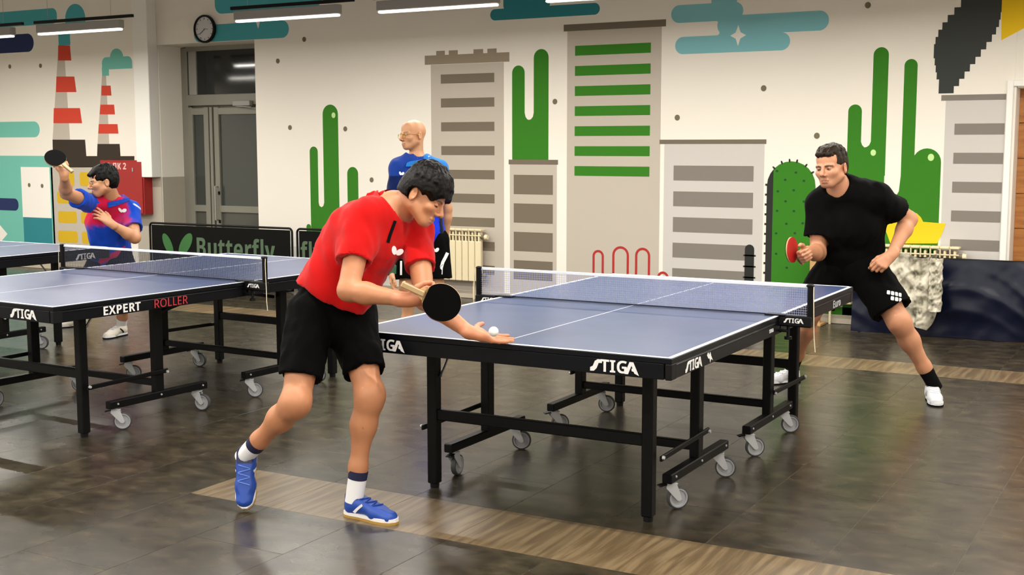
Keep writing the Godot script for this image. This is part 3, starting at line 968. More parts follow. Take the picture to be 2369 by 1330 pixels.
func table_tennis(label: String, pos: Vector3, turn: float, main: bool) -> Node3D:
	var t := thing("table_tennis_table", label, "table", pos, turn)
	for sg in [1.0, -1.0]:
		var s := st()
		box(s, at(V(0, 0.7475, sg * 0.6875)), V(1.525, 0.022, 1.363), 0.002)
		var top := part(s, "table_half", M.apron, t)
		s = st()
		box(s, at(V(0, 0.7588, sg * 0.6875)), V(1.519, 0.0016, 1.359), 0.0006)
		part(s, "playing_surface", M.table_blue, top)
		s = st()
		for x in [-0.7505, 0.7505]:
			box(s, at(V(x, 0.7599, sg * 0.6875)), V(0.02, 0.0009, 1.361), 0.0003)
		box(s, at(V(0, 0.7599, sg * 1.358)), V(1.521, 0.0009, 0.02), 0.0003)
		part(s, "edge_line", M.line_white, top)
		s = st()
		box(s, at(V(0, 0.7599, sg * 0.675)), V(0.004, 0.0009, 1.34), 0.0003)
		part(s, "centre_line", M.line_white, top)
		# apron frame under the half
		s = st()
		for x in [-0.748, 0.748]:
			box(s, at(V(x, 0.7055, sg * 0.687)), V(0.026, 0.062, 1.362), 0.003)
			box(s, at(V(x * 1.012, 0.727, sg * 0.687)), V(0.012, 0.01, 1.364), 0.003)
		for z in [0.022, 1.355]:
			box(s, at(V(0, 0.7055, sg * z)), V(1.46, 0.062, 0.027), 0.002)
		var ap := part(s, "apron", M.apron, t)
		for x in [-0.75, 0.75]:
			s = st()
			box(s, at(V(x * 0.999, 0.7055, sg * 1.342)), V(0.0275, 0.0635, 0.055), 0.003)
			part(s, "corner_cap", M.black_plastic, t)
		var face := Basis(Vector3.UP, 0.0 if sg > 0 else PI)
		for x in [-0.565, 0.52]:
			stiga(0.048, Transform3D(face, V(x * sg, 0.708, sg * 1.3685)), M.white_print, ap)
		if main:
			var right := Basis(Vector3.UP, PI / 2)
			if sg > 0:
				stiga(0.042, Transform3D(right, V(0.7625, 0.702, 1.14)), M.white_print, ap)
				s = st()
				prism(s, Transform2D(0, Vector2(0.06, 0.046), 0, Vector2(0.0, -0.023)) * poly([0, 0.75, 0.2, 1.0, 0.45, 0.72, 0.62, 0.95, 0.8, 0.55, 1.15, 0.1, 0.78, 0.3, 0.62, 0.0, 0.5, 0.38, 0.25, 0.42]), Transform3D(right, V(0.7625, 0.704, 0.99)), 0.0012)
				part(s, "emblem", M.white_print, ap)
				lettering("STIGA", 0.016, Transform3D(right, V(0.7625, 0.704, 0.14)), M.white_print, ap)
			else:
				lettering("Euro", 0.04, Transform3D(right, V(0.7625, 0.703, -1.02)), M.grey_print, ap, true, 1.3)
		# outer legs and their wide tie bar
		for x in [-0.53, 0.53]:
			s = st()
			box(s, at(V(x, 0.352, sg * 1.027)), V(0.05, 0.66, 0.05), 0.005)
			var lg := part(s, "leg", M.black_metal, t)
			s = st()
			cyl(s, V(x, 0.0, sg * 1.027), V(x, 0.024, sg * 1.027), 0.02, 0.022, 12)
			part(s, "foot_cap", M.black_plastic, lg)
			# carriage post, trolley beam and casters
			s = st()
			box(s, at(V(x * 1.03, 0.425, sg * 0.52)), V(0.045, 0.53, 0.06), 0.004)
			part(s, "carriage_post", M.black_metal, t)
			s = st()
			box(s, at(V(x * 1.04, 0.147, sg * 0.52)), V(0.045, 0.042, 0.72), 0.004)
			var beam := part(s, "trolley_beam", M.black_metal, t)
			for z in [0.2, 0.52, 0.83]:
				s = st()
				cyl(s, V(x * 1.04 + signf(x) * 0.022, 0.15, sg * z), V(x * 1.04 + signf(x) * 0.027, 0.15, sg * z), 0.006, 0.005, 8)
				part(s, "bolt", M.zinc, beam)
			for z in [0.22, 0.82]:
				caster(t, V(x * 1.04, 0, sg * z), 0.1 if x < 0 and sg > 0 and z > 0.5 else -1.0 + 0.25 * sin(x * 7.0 + sg * z * 5.0))
			# link from the leg to the post
			s = st()
			var lx: float = x * 1.11
			bar(s, V(lx, 0.275, sg * 1.04), V(lx, 0.285, sg * 0.48), 0.012, 0.024)
			var lk := part(s, "link_bar", M.black_metal, t)
			for z in [1.03, 0.49]:
				s = st()
				cyl(s, V(lx + signf(x) * 0.004, 0.28, sg * z), V(lx + signf(x) * 0.014, 0.28, sg * z), 0.009, 0.007, 10)
				part(s, "bolt", M.zinc, lk)
			s = st()
			cyl(s, V(x * 0.94, 0.69, sg * 0.88), V(x * 0.94, 0.52, sg * 1.02), 0.006, 0.006, 8)
			part(s, "stay_rod", M.steel, t)
		s = st()
		box(s, at(V(0, 0.345, sg * 1.027)), V(1.02, 0.05, 0.03), 0.004)
		part(s, "tie_bar", M.black_metal, t)
		s = st()
		box(s, at(V(0, 0.215, sg * 0.52)), V(1.06, 0.04, 0.03), 0.004)
		part(s, "tie_bar", M.black_metal, t)
		for x in [-0.5, 0.5]:
			s = st()
			box(s, at(V(x, 0.665, sg * 0.16)), V(0.05, 0.05, 0.1), 0.006)
			bar(s, V(x, 0.665, sg * 0.18), V(x, 0.6, sg * 0.5), 0.02, 0.02)
			part(s, "fold_bracket", M.black_metal, t)
	return t

func caster(t: Node3D, p: Vector3, swivel: float) -> void:
	var c := Node3D.new()
	c.name = "caster"
	t.add_child(c, true)
	c.position = p
	c.rotation.y = swivel
	var s := st()
	var b := Basis(Vector3.BACK, PI / 2)
	lathe(s, [Vector2(0.042, -0.013), Vector2(0.0485, -0.011), Vector2(0.05, -0.004), Vector2(0.05, 0.004), Vector2(0.0485, 0.011), Vector2(0.042, 0.013), Vector2(0.042, -0.013)], Transform3D(b, V(0, 0.05, -0.028)), 28)
	part(s, "tyre", M.tyre, c)
	s = st()
	lathe(s, [Vector2(0, -0.016), Vector2(0.012, -0.016), Vector2(0.014, -0.006), Vector2(0.033, -0.005), Vector2(0.036, -0.0125), Vector2(0.0425, -0.0125), Vector2(0.0425, 0.0125), Vector2(0.036, 0.0125), Vector2(0.033, 0.005), Vector2(0.014, 0.006), Vector2(0.012, 0.016), Vector2(0, 0.016)], Transform3D(b, V(0, 0.05, -0.028)), 28)
	part(s, "wheel", M.hub, c)
	s = st()
	for x in [-0.0175, 0.0175]:
		prism(s, poly([-0.016, 0.114, 0.03, 0.114, 0.034, 0.1, -0.018, 0.042, -0.03, 0.038, -0.04, 0.046, -0.036, 0.06]), Transform3D(Basis(V(0, 0, 1), V(0, 1, 0), V(-1, 0, 0)), V(x + 0.0012, 0, 0)), 0.0024)
	box(s, at(V(0, 0.116, 0.005)), V(0.04, 0.006, 0.05), 0.001)
	cyl(s, V(0, 0.117, 0.008), V(0, 0.128, 0.008), 0.014, 0.014, 12)
	part(s, "fork", M.zinc, c)
	s = st()
	box(s, at(V(0, 0.112, 0.045), Basis(Vector3.RIGHT, 0.2)), V(0.034, 0.006, 0.04), 0.002)
	part(s, "brake_pedal", M.black_plastic, c)

func net(label: String, pos: Vector3, turn: float, string: Material, pitch: float) -> void:
	var t := thing("table_net", label, "net", pos, turn)
	var s := st()
	var n := int(1.78 / pitch)
	for i in n + 1:
		var x := -0.89 + 1.78 * i / n
		box(s, at(V(x, 0.832, 0)), V(0.0015, 0.134, 0.0015), 0.0002)
	var m := int(0.134 / pitch)
	for j in m + 1:
		box(s, at(V(0, 0.767 + 0.134 * j / m, 0)), V(1.78, 0.0015, 0.0015), 0.0002)
	var nm := part(s, "net_mesh", string, t)
	nm.set_meta("kind", "stuff")
	s = st()
	box(s, at(V(0, 0.9045, 0)), V(1.79, 0.016, 0.005), 0.002)
	part(s, "top_tape", M.line_white, t)
	s = st()
	box(s, at(V(0, 0.7645, 0)), V(1.5, 0.005, 0.006), 0.001)
	part(s, "bottom_tape", M.navy_cloth, t)
	for x in [-1.0, 1.0]:
		s = st()
		box(s, at(V(x * 0.903, 0.823, 0)), V(0.028, 0.186, 0.03), 0.008)
		box(s, at(V(x * 0.9, 0.908, 0)), V(0.034, 0.014, 0.034), 0.006)
		var ps := part(s, "net_post", M.black_metal, t)
		s = st()
		box(s, at(V(x * 0.83, 0.738, 0)), V(0.17, 0.052, 0.05), 0.006)
		box(s, at(V(x * 0.74, 0.764, 0)), V(0.1, 0.006, 0.06), 0.002)
		box(s, at(V(x * 0.77, 0.69, 0)), V(0.06, 0.012, 0.05), 0.003)
		cyl(s, V(x * 0.8, 0.655, 0), V(x * 0.8, 0.73, 0), 0.008, 0.008, 8)
		cyl(s, V(x * 0.8, 0.648, 0), V(x * 0.8, 0.662, 0), 0.018, 0.018, 10)
		var cl := part(s, "clamp", M.black_plastic, t)
		stiga(0.022, at(V(x * 0.83, 0.741, 0.0252)), M.white_print, cl)
		s = st()
		tube(s, [V(x * 0.92, 0.905, 0.012), V(x * 0.921, 0.87, 0.016), V(x * 0.924, 0.8, 0.017), V(x * 0.926, 0.72, 0.016), V(x * 0.93, 0.66, 0.02), V(x * 0.937, 0.6, 0.022)], 0.0022, 6)
		part(s, "tension_cord", M.cord, ps)

# ------------------------------------------------------------------ smooth bodies: tapered capsules joined by a smooth minimum, meshed as surface nets
class Prim:
	var kind := 0 # 0 tapered capsule, 1 ellipsoid, 2 half space that cuts
	var a := Vector3.ZERO
	var b := Vector3.ZERO
	var ab := Vector3.ZERO
	var il := 0.0
	var ra := 0.0
	var dr := 0.0
	var w := Vector3.ZERO
	var fl := 0.0
	var flat := false
	var n := Vector3.ZERO
	var inv := Basis()
	var r := Vector3.ONE
	var k := 0.03
	var sub := false
	var lo := Vector3.ZERO
	var hi := Vector3.ZERO

	func d(p: Vector3) -> float:
		if kind == 0:
			var q := p - a
			var t := clampf(q.dot(ab) * il, 0.0, 1.0)
			q -= ab * t
			if fl != 0.0:
				q -= w * (q.dot(w) * fl)
			var e := q.length() - ra - dr * t
			if flat:
				e = maxf(e, n.dot(p - b))
			return e
		if kind == 2:
			return n.dot(p - b)
		var u := (inv * (p - a)) / r
		var k0 := u.length()
		var k1 := (u / r).length()
		return k0 * (k0 - 1.0) / k1 if k1 > 1e-5 else -r.x

func cone(a: Vector3, b: Vector3, ra: float, rb: float, k := 0.03, wide := Vector3.ZERO, s := 1.0, flat := false) -> Prim:
	var p := Prim.new()
	p.a = a
	p.b = b
	p.ab = b - a
	p.il = 1.0 / maxf(p.ab.length_squared(), 1e-8)
	p.ra = ra
	p.dr = rb - ra
	p.k = k
	if s != 1.0:
		p.w = wide.normalized()
		p.fl = 1.0 - 1.0 / s
	if flat:
		p.flat = true
		p.n = p.ab.normalized()
	var m := maxf(ra, rb) * s
	p.lo = a.min(b) - V(m, m, m)
	p.hi = a.max(b) + V(m, m, m)
	return p

func blob(c: Vector3, r: Vector3, basis := Basis(), k := 0.02) -> Prim:
	var p := Prim.new()
	p.kind = 1
	p.a = c
	p.r = r
	p.inv = basis.orthonormalized().transposed()
	p.k = k
	var m := maxf(r.x, maxf(r.y, r.z))
	p.lo = c - V(m, m, m)
	p.hi = c + V(m, m, m)
	return p

func less(p: Prim, k := 0.01) -> Prim:
	p.sub = true
	p.k = k
	return p

func cut(b: Vector3, n: Vector3) -> Prim:
	var p := Prim.new()
	p.kind = 2
	p.b = b
	p.n = n.normalized()
	p.k = 0.004
	return p

func field(ps: Array, p: Vector3) -> float:
	var d := 1e3
	for u: Prim in ps:
		var e := u.d(p)
		if u.kind == 2:
			d = maxf(d, e)
		elif u.sub:
			e = -e
			var h := maxf(u.k - absf(d - e), 0.0) / u.k
			d = maxf(d, e) + h * h * u.k * 0.25
		else:
			var h2 := maxf(u.k - absf(d - e), 0.0) / u.k
			d = minf(d, e) - h2 * h2 * u.k * 0.25
	return d

class Job:
	var ps: Array
	var cell: float
	var noise: FastNoiseLite
	var amp := 0.0
	var ns := Vector3.ONE
	var nb := Basis()
	var color: Callable
	var out := []
	var host: Node3D

	func run() -> void:
		out = host.nets(self)

func job(ps: Array, cell: float, color: Callable, amp := 0.0, ns := Vector3.ONE, nb := Basis(), seed_ := 1) -> Job:
	var j := Job.new()
	j.ps = ps
	j.cell = cell
	j.color = color
	j.amp = amp
	j.ns = ns
	j.nb = nb
	if amp > 0.0:
		j.noise = FastNoiseLite.new()
		j.noise.seed = seed_
		j.noise.frequency = 1.0
		j.noise.fractal_octaves = 2
	j.host = self
	return j

func nets(jb: Job) -> Array:
	var ps := jb.ps
	var cell := jb.cell
	var lo := V(1e9, 1e9, 1e9)
	var hi := -lo
	for u: Prim in ps:
		if not u.sub and u.kind != 2:
			lo = lo.min(u.lo)
			hi = hi.max(u.hi)
	lo -= V(1, 1, 1) * cell * 3.0
	hi += V(1, 1, 1) * cell * 3.0
	var bx := int(ceil((hi.x - lo.x) / cell / 8.0))
	var by := int(ceil((hi.y - lo.y) / cell / 8.0))
	var bz := int(ceil((hi.z - lo.z) / cell / 8.0))
	var sx := bx * 8 + 1
	var sy := by * 8 + 1
	var sz := bz * 8 + 1
	var sxy := sx * sy
	var G := PackedFloat32Array()
	G.resize(sxy * sz)
	G.fill(1.0)
	var rad := cell * 4.0 * 1.7321
	var margin := 0.02 + jb.amp
	var slack := 0.0015 + jb.amp
	var noisy := jb.amp > 0.0
	var active := PackedInt32Array()
	for kz in bz:
		for ky in by:
			for kx in bx:
				var c := lo + V(kx * 8 + 4, ky * 8 + 4, kz * 8 + 4) * cell
				var dmin := 1e9
				var ds := PackedFloat32Array()
				for u: Prim in ps:
					var e := u.d(c)
					ds.append(e)
					if not u.sub and u.kind != 2:
						dmin = minf(dmin, e)
				if dmin > rad + margin:
					continue
				var near: Array = []
				for i in ps.size():
					var u2: Prim = ps[i]
					if u2.kind == 2:
						if ds[i] > -rad - margin:
							near.append(u2)
					elif u2.sub:
						if ds[i] < rad + margin + u2.k:
							near.append(u2)
					elif ds[i] < dmin + 2.0 * rad + u2.k:
						near.append(u2)
				var fc := field(near, c)
				var base := kx * 8 + ky * 8 * sx + kz * 8 * sxy
				if fc > rad * 1.15 + slack:
					continue
				if fc < -rad * 1.8 - slack:
					for z in 8:
						for y in 8:
							for x in 8:
								G[base + x + y * sx + z * sxy] = -1.0
					continue
				for oct in 8: # the eight quarters of the block
					var ox := (oct & 1) * 4
					var oy := ((oct >> 1) & 1) * 4
					var oz := (oct >> 2) * 4
					var c2 := lo + V(kx * 8 + ox + 2, ky * 8 + oy + 2, kz * 8 + oz + 2) * cell
					var f2 := field(near, c2)
					if f2 > rad * 0.58 + slack:
						continue
					var b2 := base + ox + oy * sx + oz * sxy
					if f2 < -rad * 0.9 - slack:
						for z in 4:
							for y in 4:
								for x in 4:
									G[b2 + x + y * sx + z * sxy] = -1.0
						continue
					active.append_array([kx * 2 + (oct & 1), ky * 2 + ((oct >> 1) & 1), kz * 2 + (oct >> 2)])
					for z in 4:
						for y in 4:
							var row := b2 + y * sx + z * sxy
							var p := lo + V(kx * 8 + ox, ky * 8 + oy + y, kz * 8 + oz + z) * cell
							for x in 4:
								var d := field(near, p)
								if noisy:
									d += jb.amp * jb.noise.get_noise_3dv((jb.nb * p) * jb.ns)
								G[row + x] = d
								p.x += cell
	var I := PackedInt32Array()
	I.resize(sxy * sz)
	I.fill(-1)
	var P := PackedVector3Array()
	var N := PackedVector3Array()
	var C := PackedColorArray()
	var off := PackedInt32Array([0, 1, sx, sx + 1, sxy, sxy + 1, sxy + sx, sxy + sx + 1])
	var E := PackedInt32Array([0, 1, 2, 3, 4, 5, 6, 7, 0, 2, 1, 3, 4, 6, 5, 7, 0, 4, 1, 5, 2, 6, 3, 7])
	var g := PackedFloat32Array()
	g.resize(8)
	for ai in range(0, active.size(), 3):
		var x0 := active[ai] * 4
		var y0 := active[ai + 1] * 4
		var z0 := active[ai + 2] * 4
		for z in range(z0, z0 + 4):
			for y in range(y0, y0 + 4):
				for x in range(x0, x0 + 4):
					var id := x + y * sx + z * sxy
					var neg := 0
					for q in 8:
						g[q] = G[id + off[q]]
						if g[q] < 0.0:
							neg += 1
					if neg == 0 or neg == 8:
						continue
					var acc := Vector3.ZERO
					var cnt := 0
					for e in 12:
						var i0 := E[e * 2]
						var i1 := E[e * 2 + 1]
						var a := g[i0]
						var b := g[i1]
						if (a < 0.0) != (b < 0.0):
							var t := a / (a - b)
							var v := V(i0 & 1, (i0 >> 1) & 1, i0 >> 2)
							v[e >> 2] += t
							acc += v
							cnt += 1
					I[id] = P.size()
					var pos := lo + (V(x, y, z) + acc / cnt) * cell
					P.append(pos)
					N.append(V(g[1] - g[0] + g[3] - g[2] + g[5] - g[4] + g[7] - g[6], g[2] - g[0] + g[3] - g[1] + g[6] - g[4] + g[7] - g[5], g[4] - g[0] + g[5] - g[1] + g[6] - g[2] + g[7] - g[3]).normalized())
					C.append(jb.color.call(pos))
	var T := PackedInt32Array()
	var st1 := PackedInt32Array([1, sx, sxy])
	for ai in range(0, active.size(), 3):
		var x0 := active[ai] * 4
		var y0 := active[ai + 1] * 4
		var z0 := active[ai + 2] * 4
		for z in range(maxi(z0, 1), z0 + 4):
			for y in range(maxi(y0, 1), y0 + 4):
				for x in range(maxi(x0, 1), x0 + 4):
					var id := x + y * sx + z * sxy
					if I[id] < 0:
						if I[id - 1] < 0 and I[id - sx] < 0 and I[id - sxy] < 0:
							continue
					var inside := G[id] < 0.0
					for ax in 3:
						if (G[id + st1[ax]] < 0.0) == inside:
							continue
						var u := st1[(ax + 1) % 3]
						var w := st1[(ax + 2) % 3]
						var a := I[id]
						var b := I[id - u]
						var c := I[id - u - w]
						var d := I[id - w]
						if a < 0 or b < 0 or c < 0 or d < 0:
							continue
						if inside:
							T.append_array([a, c, b, a, d, c])
						else:
							T.append_array([a, b, c, a, c, d])
	return [P, N, C, T]

func joined_mesh(list: Array) -> ArrayMesh:
	var P := PackedVector3Array()
	var N := PackedVector3Array()
	var C := PackedColorArray()
	var T := PackedInt32Array()
	for o in list:
		var n := P.size()
		P.append_array(o[0])
		N.append_array(o[1])
		C.append_array(o[2])
		for i: int in o[3]:
			T.append(i + n)
	var arr := []
	arr.resize(Mesh.ARRAY_MAX)
	arr[Mesh.ARRAY_VERTEX] = P
	arr[Mesh.ARRAY_NORMAL] = N
	arr[Mesh.ARRAY_COLOR] = C
	arr[Mesh.ARRAY_INDEX] = T
	var m := ArrayMesh.new()
	m.add_surface_from_arrays(Mesh.PRIMITIVE_TRIANGLES, arr)
	return m

func skin_mat(rough := 0.5) -> StandardMaterial3D:
	var m := sm(Color(1, 1, 1), rough)
	m.vertex_color_use_as_albedo = true
	m.subsurf_scatter_enabled = true
	m.subsurf_scatter_strength = 0.06
	return m

func dyed(rough := 0.8, rim := 0.25) -> StandardMaterial3D:
	var m := sm(Color(1, 1, 1), rough)
	m.vertex_color_use_as_albedo = true
	m.metallic_specular = 0.25
	m.rim_enabled = rim > 0.0
	m.rim = rim
	m.rim_tint = 0.6
	return m

func lin(r: int, g: int, b: int) -> Color:
	return Color8(r, g, b).srgb_to_linear()

func flat_color(c: Color) -> Callable:
	return func(_p: Vector3) -> Color: return c

func hit(jb: Job, o: Vector3, dir: Vector3) -> Vector3: # first point of the surface along a ray
	var p := o
	for i in 48:
		var d := field(jb.ps, p)
		if jb.amp > 0.0:
			d += jb.amp * jb.noise.get_noise_3dv((jb.nb * p) * jb.ns)
		if d < 0.0004:
			break
		p += dir * d * 0.8
		if p.distance_squared_to(o) > 0.25:
			return Vector3.INF
	return p

func print_on(ps: Job, outline: PackedVector2Array, o: Vector3, ax: Vector3, ay: Vector3, called: String, mat: Material, parent: Node) -> void: # a small print that follows the cloth
	var dir := ay.cross(ax).normalized()
	var c := Vector2.ZERO
	for q in outline:
		c += q / outline.size()
	var rings := []
	for r in [0.0, 0.5, 1.0]:
		var ring := []
		for q in outline:
			var e: Vector2 = c.lerp(q, r)
			ring.append(hit(ps, o + ax * e.x + ay * e.y - dir * 0.12, dir) - dir * 0.0025)
		rings.append(ring)
	var s := st()
	for k in 2:
		for i in outline.size():
			var j := (i + 1) % outline.size()
			if rings[k][i].is_finite() and rings[k][j].is_finite() and rings[k + 1][j].is_finite() and rings[k + 1][i].is_finite():
				quad(s, rings[k][i], rings[k][j], rings[k + 1][j], rings[k + 1][i], -dir)
	part(s, called, mat, parent)

func ribbon_on(ps: Job, pts: Array, dir: Vector3, width: float, called: String, mat: Material, parent: Node) -> void:
	var L := []
	var R := []
	for i in pts.size():
		var t: Vector3 = (pts[mini(i + 1, pts.size() - 1)] - pts[maxi(i - 1, 0)]).normalized()
		var sd := t.cross(dir).normalized() * width * 0.5
		L.append(hit(ps, pts[i] + sd - dir * 0.15, dir) - dir * 0.0025)
		R.append(hit(ps, pts[i] - sd - dir * 0.15, dir) - dir * 0.0025)
	var s := st()
	for i in pts.size() - 1:
		if L[i].is_finite() and R[i].is_finite() and L[i + 1].is_finite() and R[i + 1].is_finite():
			quad(s, L[i], R[i], R[i + 1], L[i + 1], -dir)
	part(s, called, mat, parent)

func wings(ps: Job, o: Vector3, ax: Vector3, ay: Vector3, size: float, mat: Material, parent: Node) -> void:
	print_on(ps, ellipse(Vector2(-0.27, 0.03) * size, 0.23 * size, 0.42 * size, 0.35, 16), o, ax, ay, "wing_mark", mat, parent)
	print_on(ps, ellipse(Vector2(0.27, 0.0) * size, 0.27 * size, 0.4 * size, -0.75, 16), o, ax, ay, "wing_mark", mat, parent)

# ------------------------------------------------------------------ anatomy
func head_prims(t: Transform3D, sc: float, o := {}) -> Array: # local: x to the person's left, y up, z to the face
	var b := t.basis
	var f := func(x: float, y: float, z: float) -> Vector3: return t * (V(x, y, z) * sc)
	var ps := []
	var jaw: float = o.get("jaw", 1.0)
	ps.append(blob(f.call(0, 0.04, -0.012), V(0.074, 0.086, 0.096) * sc, b))
	ps.append(blob(f.call(0, -0.026, 0.035), V(0.061 * jaw, 0.07, 0.062) * sc, b, 0.03))
	ps.append(blob(f.call(0, -0.085, 0.066), V(0.028 * jaw, 0.02, 0.02) * sc, b, 0.03))
	ps.append(blob(f.call(0, 0.055, 0.055), V(0.058, 0.045, 0.036) * sc, b, 0.03))
	for x in [-1.0, 1.0]:
		ps.append(cone(f.call(x * 0.054 * jaw, -0.048, 0.0), f.call(x * 0.02, -0.088, 0.056), 0.018 * sc, 0.015 * sc, 0.03))
		ps.append(blob(f.call(x * 0.042, -0.022, 0.066), V(0.024, 0.02, 0.022) * sc, b, 0.02))
		ps.append(cone(f.call(x * 0.016, 0.017, 0.094), f.call(x * 0.05, 0.016, 0.076), 0.009 * sc, 0.009 * sc, 0.014))
		ps.append(blob(f.call(x * 0.079, -0.004, -0.014), V(0.009, 0.032, 0.019) * sc, b * Basis(Vector3.UP, x * 0.35), 0.006))
		ps.append(less(blob(f.call(x * 0.088, -0.002, -0.008), V(0.006, 0.018, 0.009) * sc, b * Basis(Vector3.UP, x * 0.35)), 0.006))
	ps.append(cone(f.call(0, 0.012, 0.094), f.call(0, -0.03, 0.117), 0.0085 * sc, 0.0125 * sc, 0.012))
	for x in [-1.0, 1.0]:
		ps.append(blob(f.call(x * 0.013, -0.036, 0.104), V(0.0085, 0.008, 0.011) * sc, b, 0.006))
	ps.append(cone(f.call(-0.016, -0.062, 0.091), f.call(0.016, -0.062, 0.091), 0.0065 * sc, 0.0065 * sc, 0.008))
	ps.append(cone(f.call(-0.013, -0.074, 0.09), f.call(0.013, -0.074, 0.09), 0.0068 * sc, 0.0068 * sc, 0.008))
	ps.append(less(cone(f.call(-0.022, -0.068, 0.1), f.call(0.022, -0.068, 0.1), 0.0022 * sc, 0.0022 * sc), 0.004))
	for x in [-1.0, 1.0]:
		ps.append(less(blob(f.call(x * 0.031, 0.0, 0.1), V(0.018, 0.0105, 0.013) * sc, b), 0.012))
		ps.append(blob(f.call(x * 0.031, -0.001, 0.083), V(0.0135, 0.0095, 0.0125) * sc, b, 0.003))
	return ps

func face_color(t: Transform3D, sc: float, skin: Color, hair: Color, o := {}) -> Callable:
	var inv := t.affine_inverse()
	var lip := skin.lerp(lin(140, 60, 52), 0.32)
	var n := FastNoiseLite.new()
	n.seed = 3
	n.frequency = 1.0
	var shut: bool = o.get("shut", false)
	var brow: float = o.get("brow", 0.021)
	var beard: float = o.get("beard", 0.0)
	return func(p: Vector3) -> Color:
		var q: Vector3 = (inv * p) / sc
		var c := skin * (1.0 + 0.05 * n.get_noise_3dv(q * 60.0))
		var ax := absf(q.x)
		if q.z > 0.05:
			if ax > 0.012 and ax < 0.056 and absf(q.y - (brow - 0.14 * absf(ax - 0.034))) < 0.0048 + 0.002 * n.get_noise_3dv(q * 300.0):
				c = c.lerp(hair, 0.8)
			var er := Vector2((ax - 0.031) / 0.0135, (q.y + 0.001) / 0.0046)
			if shut:
				if absf(q.y + 0.005 + 5.0 * pow(ax - 0.031, 2.0)) < 0.0024 and absf(ax - 0.031) < 0.016:
					c = hair
			elif er.length() < 1.0:
				c = lin(118, 104, 95)
				if Vector2(ax - 0.030, q.y).length() < 0.0062:
					c = lin(30, 20, 14)
			elif er.length() < 1.28 and q.y > -0.001:
				c = c.lerp(hair, 0.75)
			if ax < 0.024 and q.y < -0.057 and q.y > -0.081 and q.z > 0.08:
				c = c.lerp(lip, 1.0 - smoothstep(0.6, 1.0, Vector2(ax / 0.024, (q.y + 0.068) / 0.0105).length()))
				if absf(q.y + 0.068) < 0.0016:
					c = lip * 0.45
			if ax < 0.018 and q.y < -0.036 and q.y > -0.045 and q.z > 0.098 and absf(ax - 0.009) < 0.004:
				c = c.lerp(lin(60, 30, 22), 0.7)
		if beard > 0.0 and q.y < -0.04 and q.z > -0.02 and q.y > -0.13:
			c = c.lerp(lin(90, 70, 60), beard * smoothstep(-0.04, -0.06, q.y))
		return c

func hand_prims(ps: Array, t: Transform3D, curls: Array, thumb: Array, sc := 1.0, spread := 0.0) -> void: # local: x thumb side, y to the fingers, z out of the palm
	var wide := t.basis.x
	ps.append(cone(t * V(0, -0.03, 0), t * V(0.002, 0.035, 0), 0.021 * sc, 0.022 * sc, 0.02, wide, 1.3))
	for i in 4:
		var x: float = [0.029, 0.0098, -0.0098, -0.028][i] * sc
		var y: float = [0.088, 0.092, 0.087, 0.078][i] * sc
		ps.append(cone(t * V(x * 0.55, 0.02 * sc, 0), t * V(x, y, 0), 0.0145 * sc, 0.0112 * sc, 0.014))
		var ln: float = [0.95, 1.05, 0.98, 0.76][i] * sc
		var p := V(x, y, 0)
		var a := 0.0
		var rr := 0.0096 * sc
		for k in 3:
			a += curls[i] * [0.9, 1.05, 0.75][k]
			var d := V(spread * (1.5 - i) * 0.12, cos(a), sin(a)).normalized()
			var q: Vector3 = p + d * [0.044, 0.027, 0.021][k] * ln
			ps.append(cone(t * p, t * q, rr, rr - 0.0008 * sc, 0.004))
			p = q
			rr -= 0.0008 * sc
	ps.append(blob(t * (V(0.016, 0.038, 0.009) * sc), V(0.016, 0.026, 0.014) * sc, t.basis, 0.012))
	ps.append(blob(t * (V(-0.018, 0.04, 0.006) * sc), V(0.013, 0.03, 0.012) * sc, t.basis, 0.012))
	var b0 := V(0.018, 0.022, 0.008) * sc
	var b1: Vector3 = b0 + (thumb[0] as Vector3).normalized() * 0.044 * sc
	var b2: Vector3 = b1 + (thumb[1] as Vector3).normalized() * 0.032 * sc
	var b3: Vector3 = b2 + (thumb[2] as Vector3).normalized() * 0.024 * sc
	ps.append(cone(t * b0, t * b1, 0.015 * sc, 0.0125 * sc, 0.012))
	ps.append(cone(t * b1, t * b2, 0.0118 * sc, 0.0105 * sc, 0.004))
	ps.append(cone(t * b2, t * b3, 0.0105 * sc, 0.0088 * sc, 0.004))

func frame(o: Vector3, y: Vector3, z: Vector3, flip := false) -> Transform3D: # y along the fingers, z out of the palm; flip mirrors the thumb side
	y = y.normalized()
	z = (z - y * z.dot(y)).normalized()
	var x := y.cross(z)
	return Transform3D(Basis(-x if flip else x, y, z), o)

func look(o: Vector3, f: Vector3, up: Vector3) -> Transform3D: # head frame
	f = f.normalized()
	var x := up.cross(f).normalized()
	return Transform3D(Basis(x, f.cross(x), f), o)

func limb(ps: Array, a: Vector3, b: Vector3, ra: float, rb: float, k := 0.03) -> void:
	ps.append(cone(a, b, ra, rb, k))

func leg_prims(ps: Array, hip: Vector3, kn: Vector3, an: Vector3, fwd: Vector3, g := 1.0) -> void:
	var bk := -fwd
	var d := an - kn
	ps.append(cone(hip, kn, 0.1 * g, 0.061 * g, 0.03))
	ps.append(cone(kn + fwd * 0.012 - d * 0.06, kn + fwd * 0.012 + d * 0.06, 0.046 * g, 0.042 * g, 0.04))
	ps.append(cone(kn, kn + d * 0.3 + bk * 0.012, 0.056 * g, 0.0535 * g, 0.05))
	ps.append(cone(kn + d * 0.3 + bk * 0.012, kn + d * 0.75 + bk * 0.006, 0.0535 * g, 0.038 * g, 0.05))
	ps.append(cone(kn + d * 0.75 + bk * 0.006, an, 0.038 * g, 0.033 * g, 0.04))

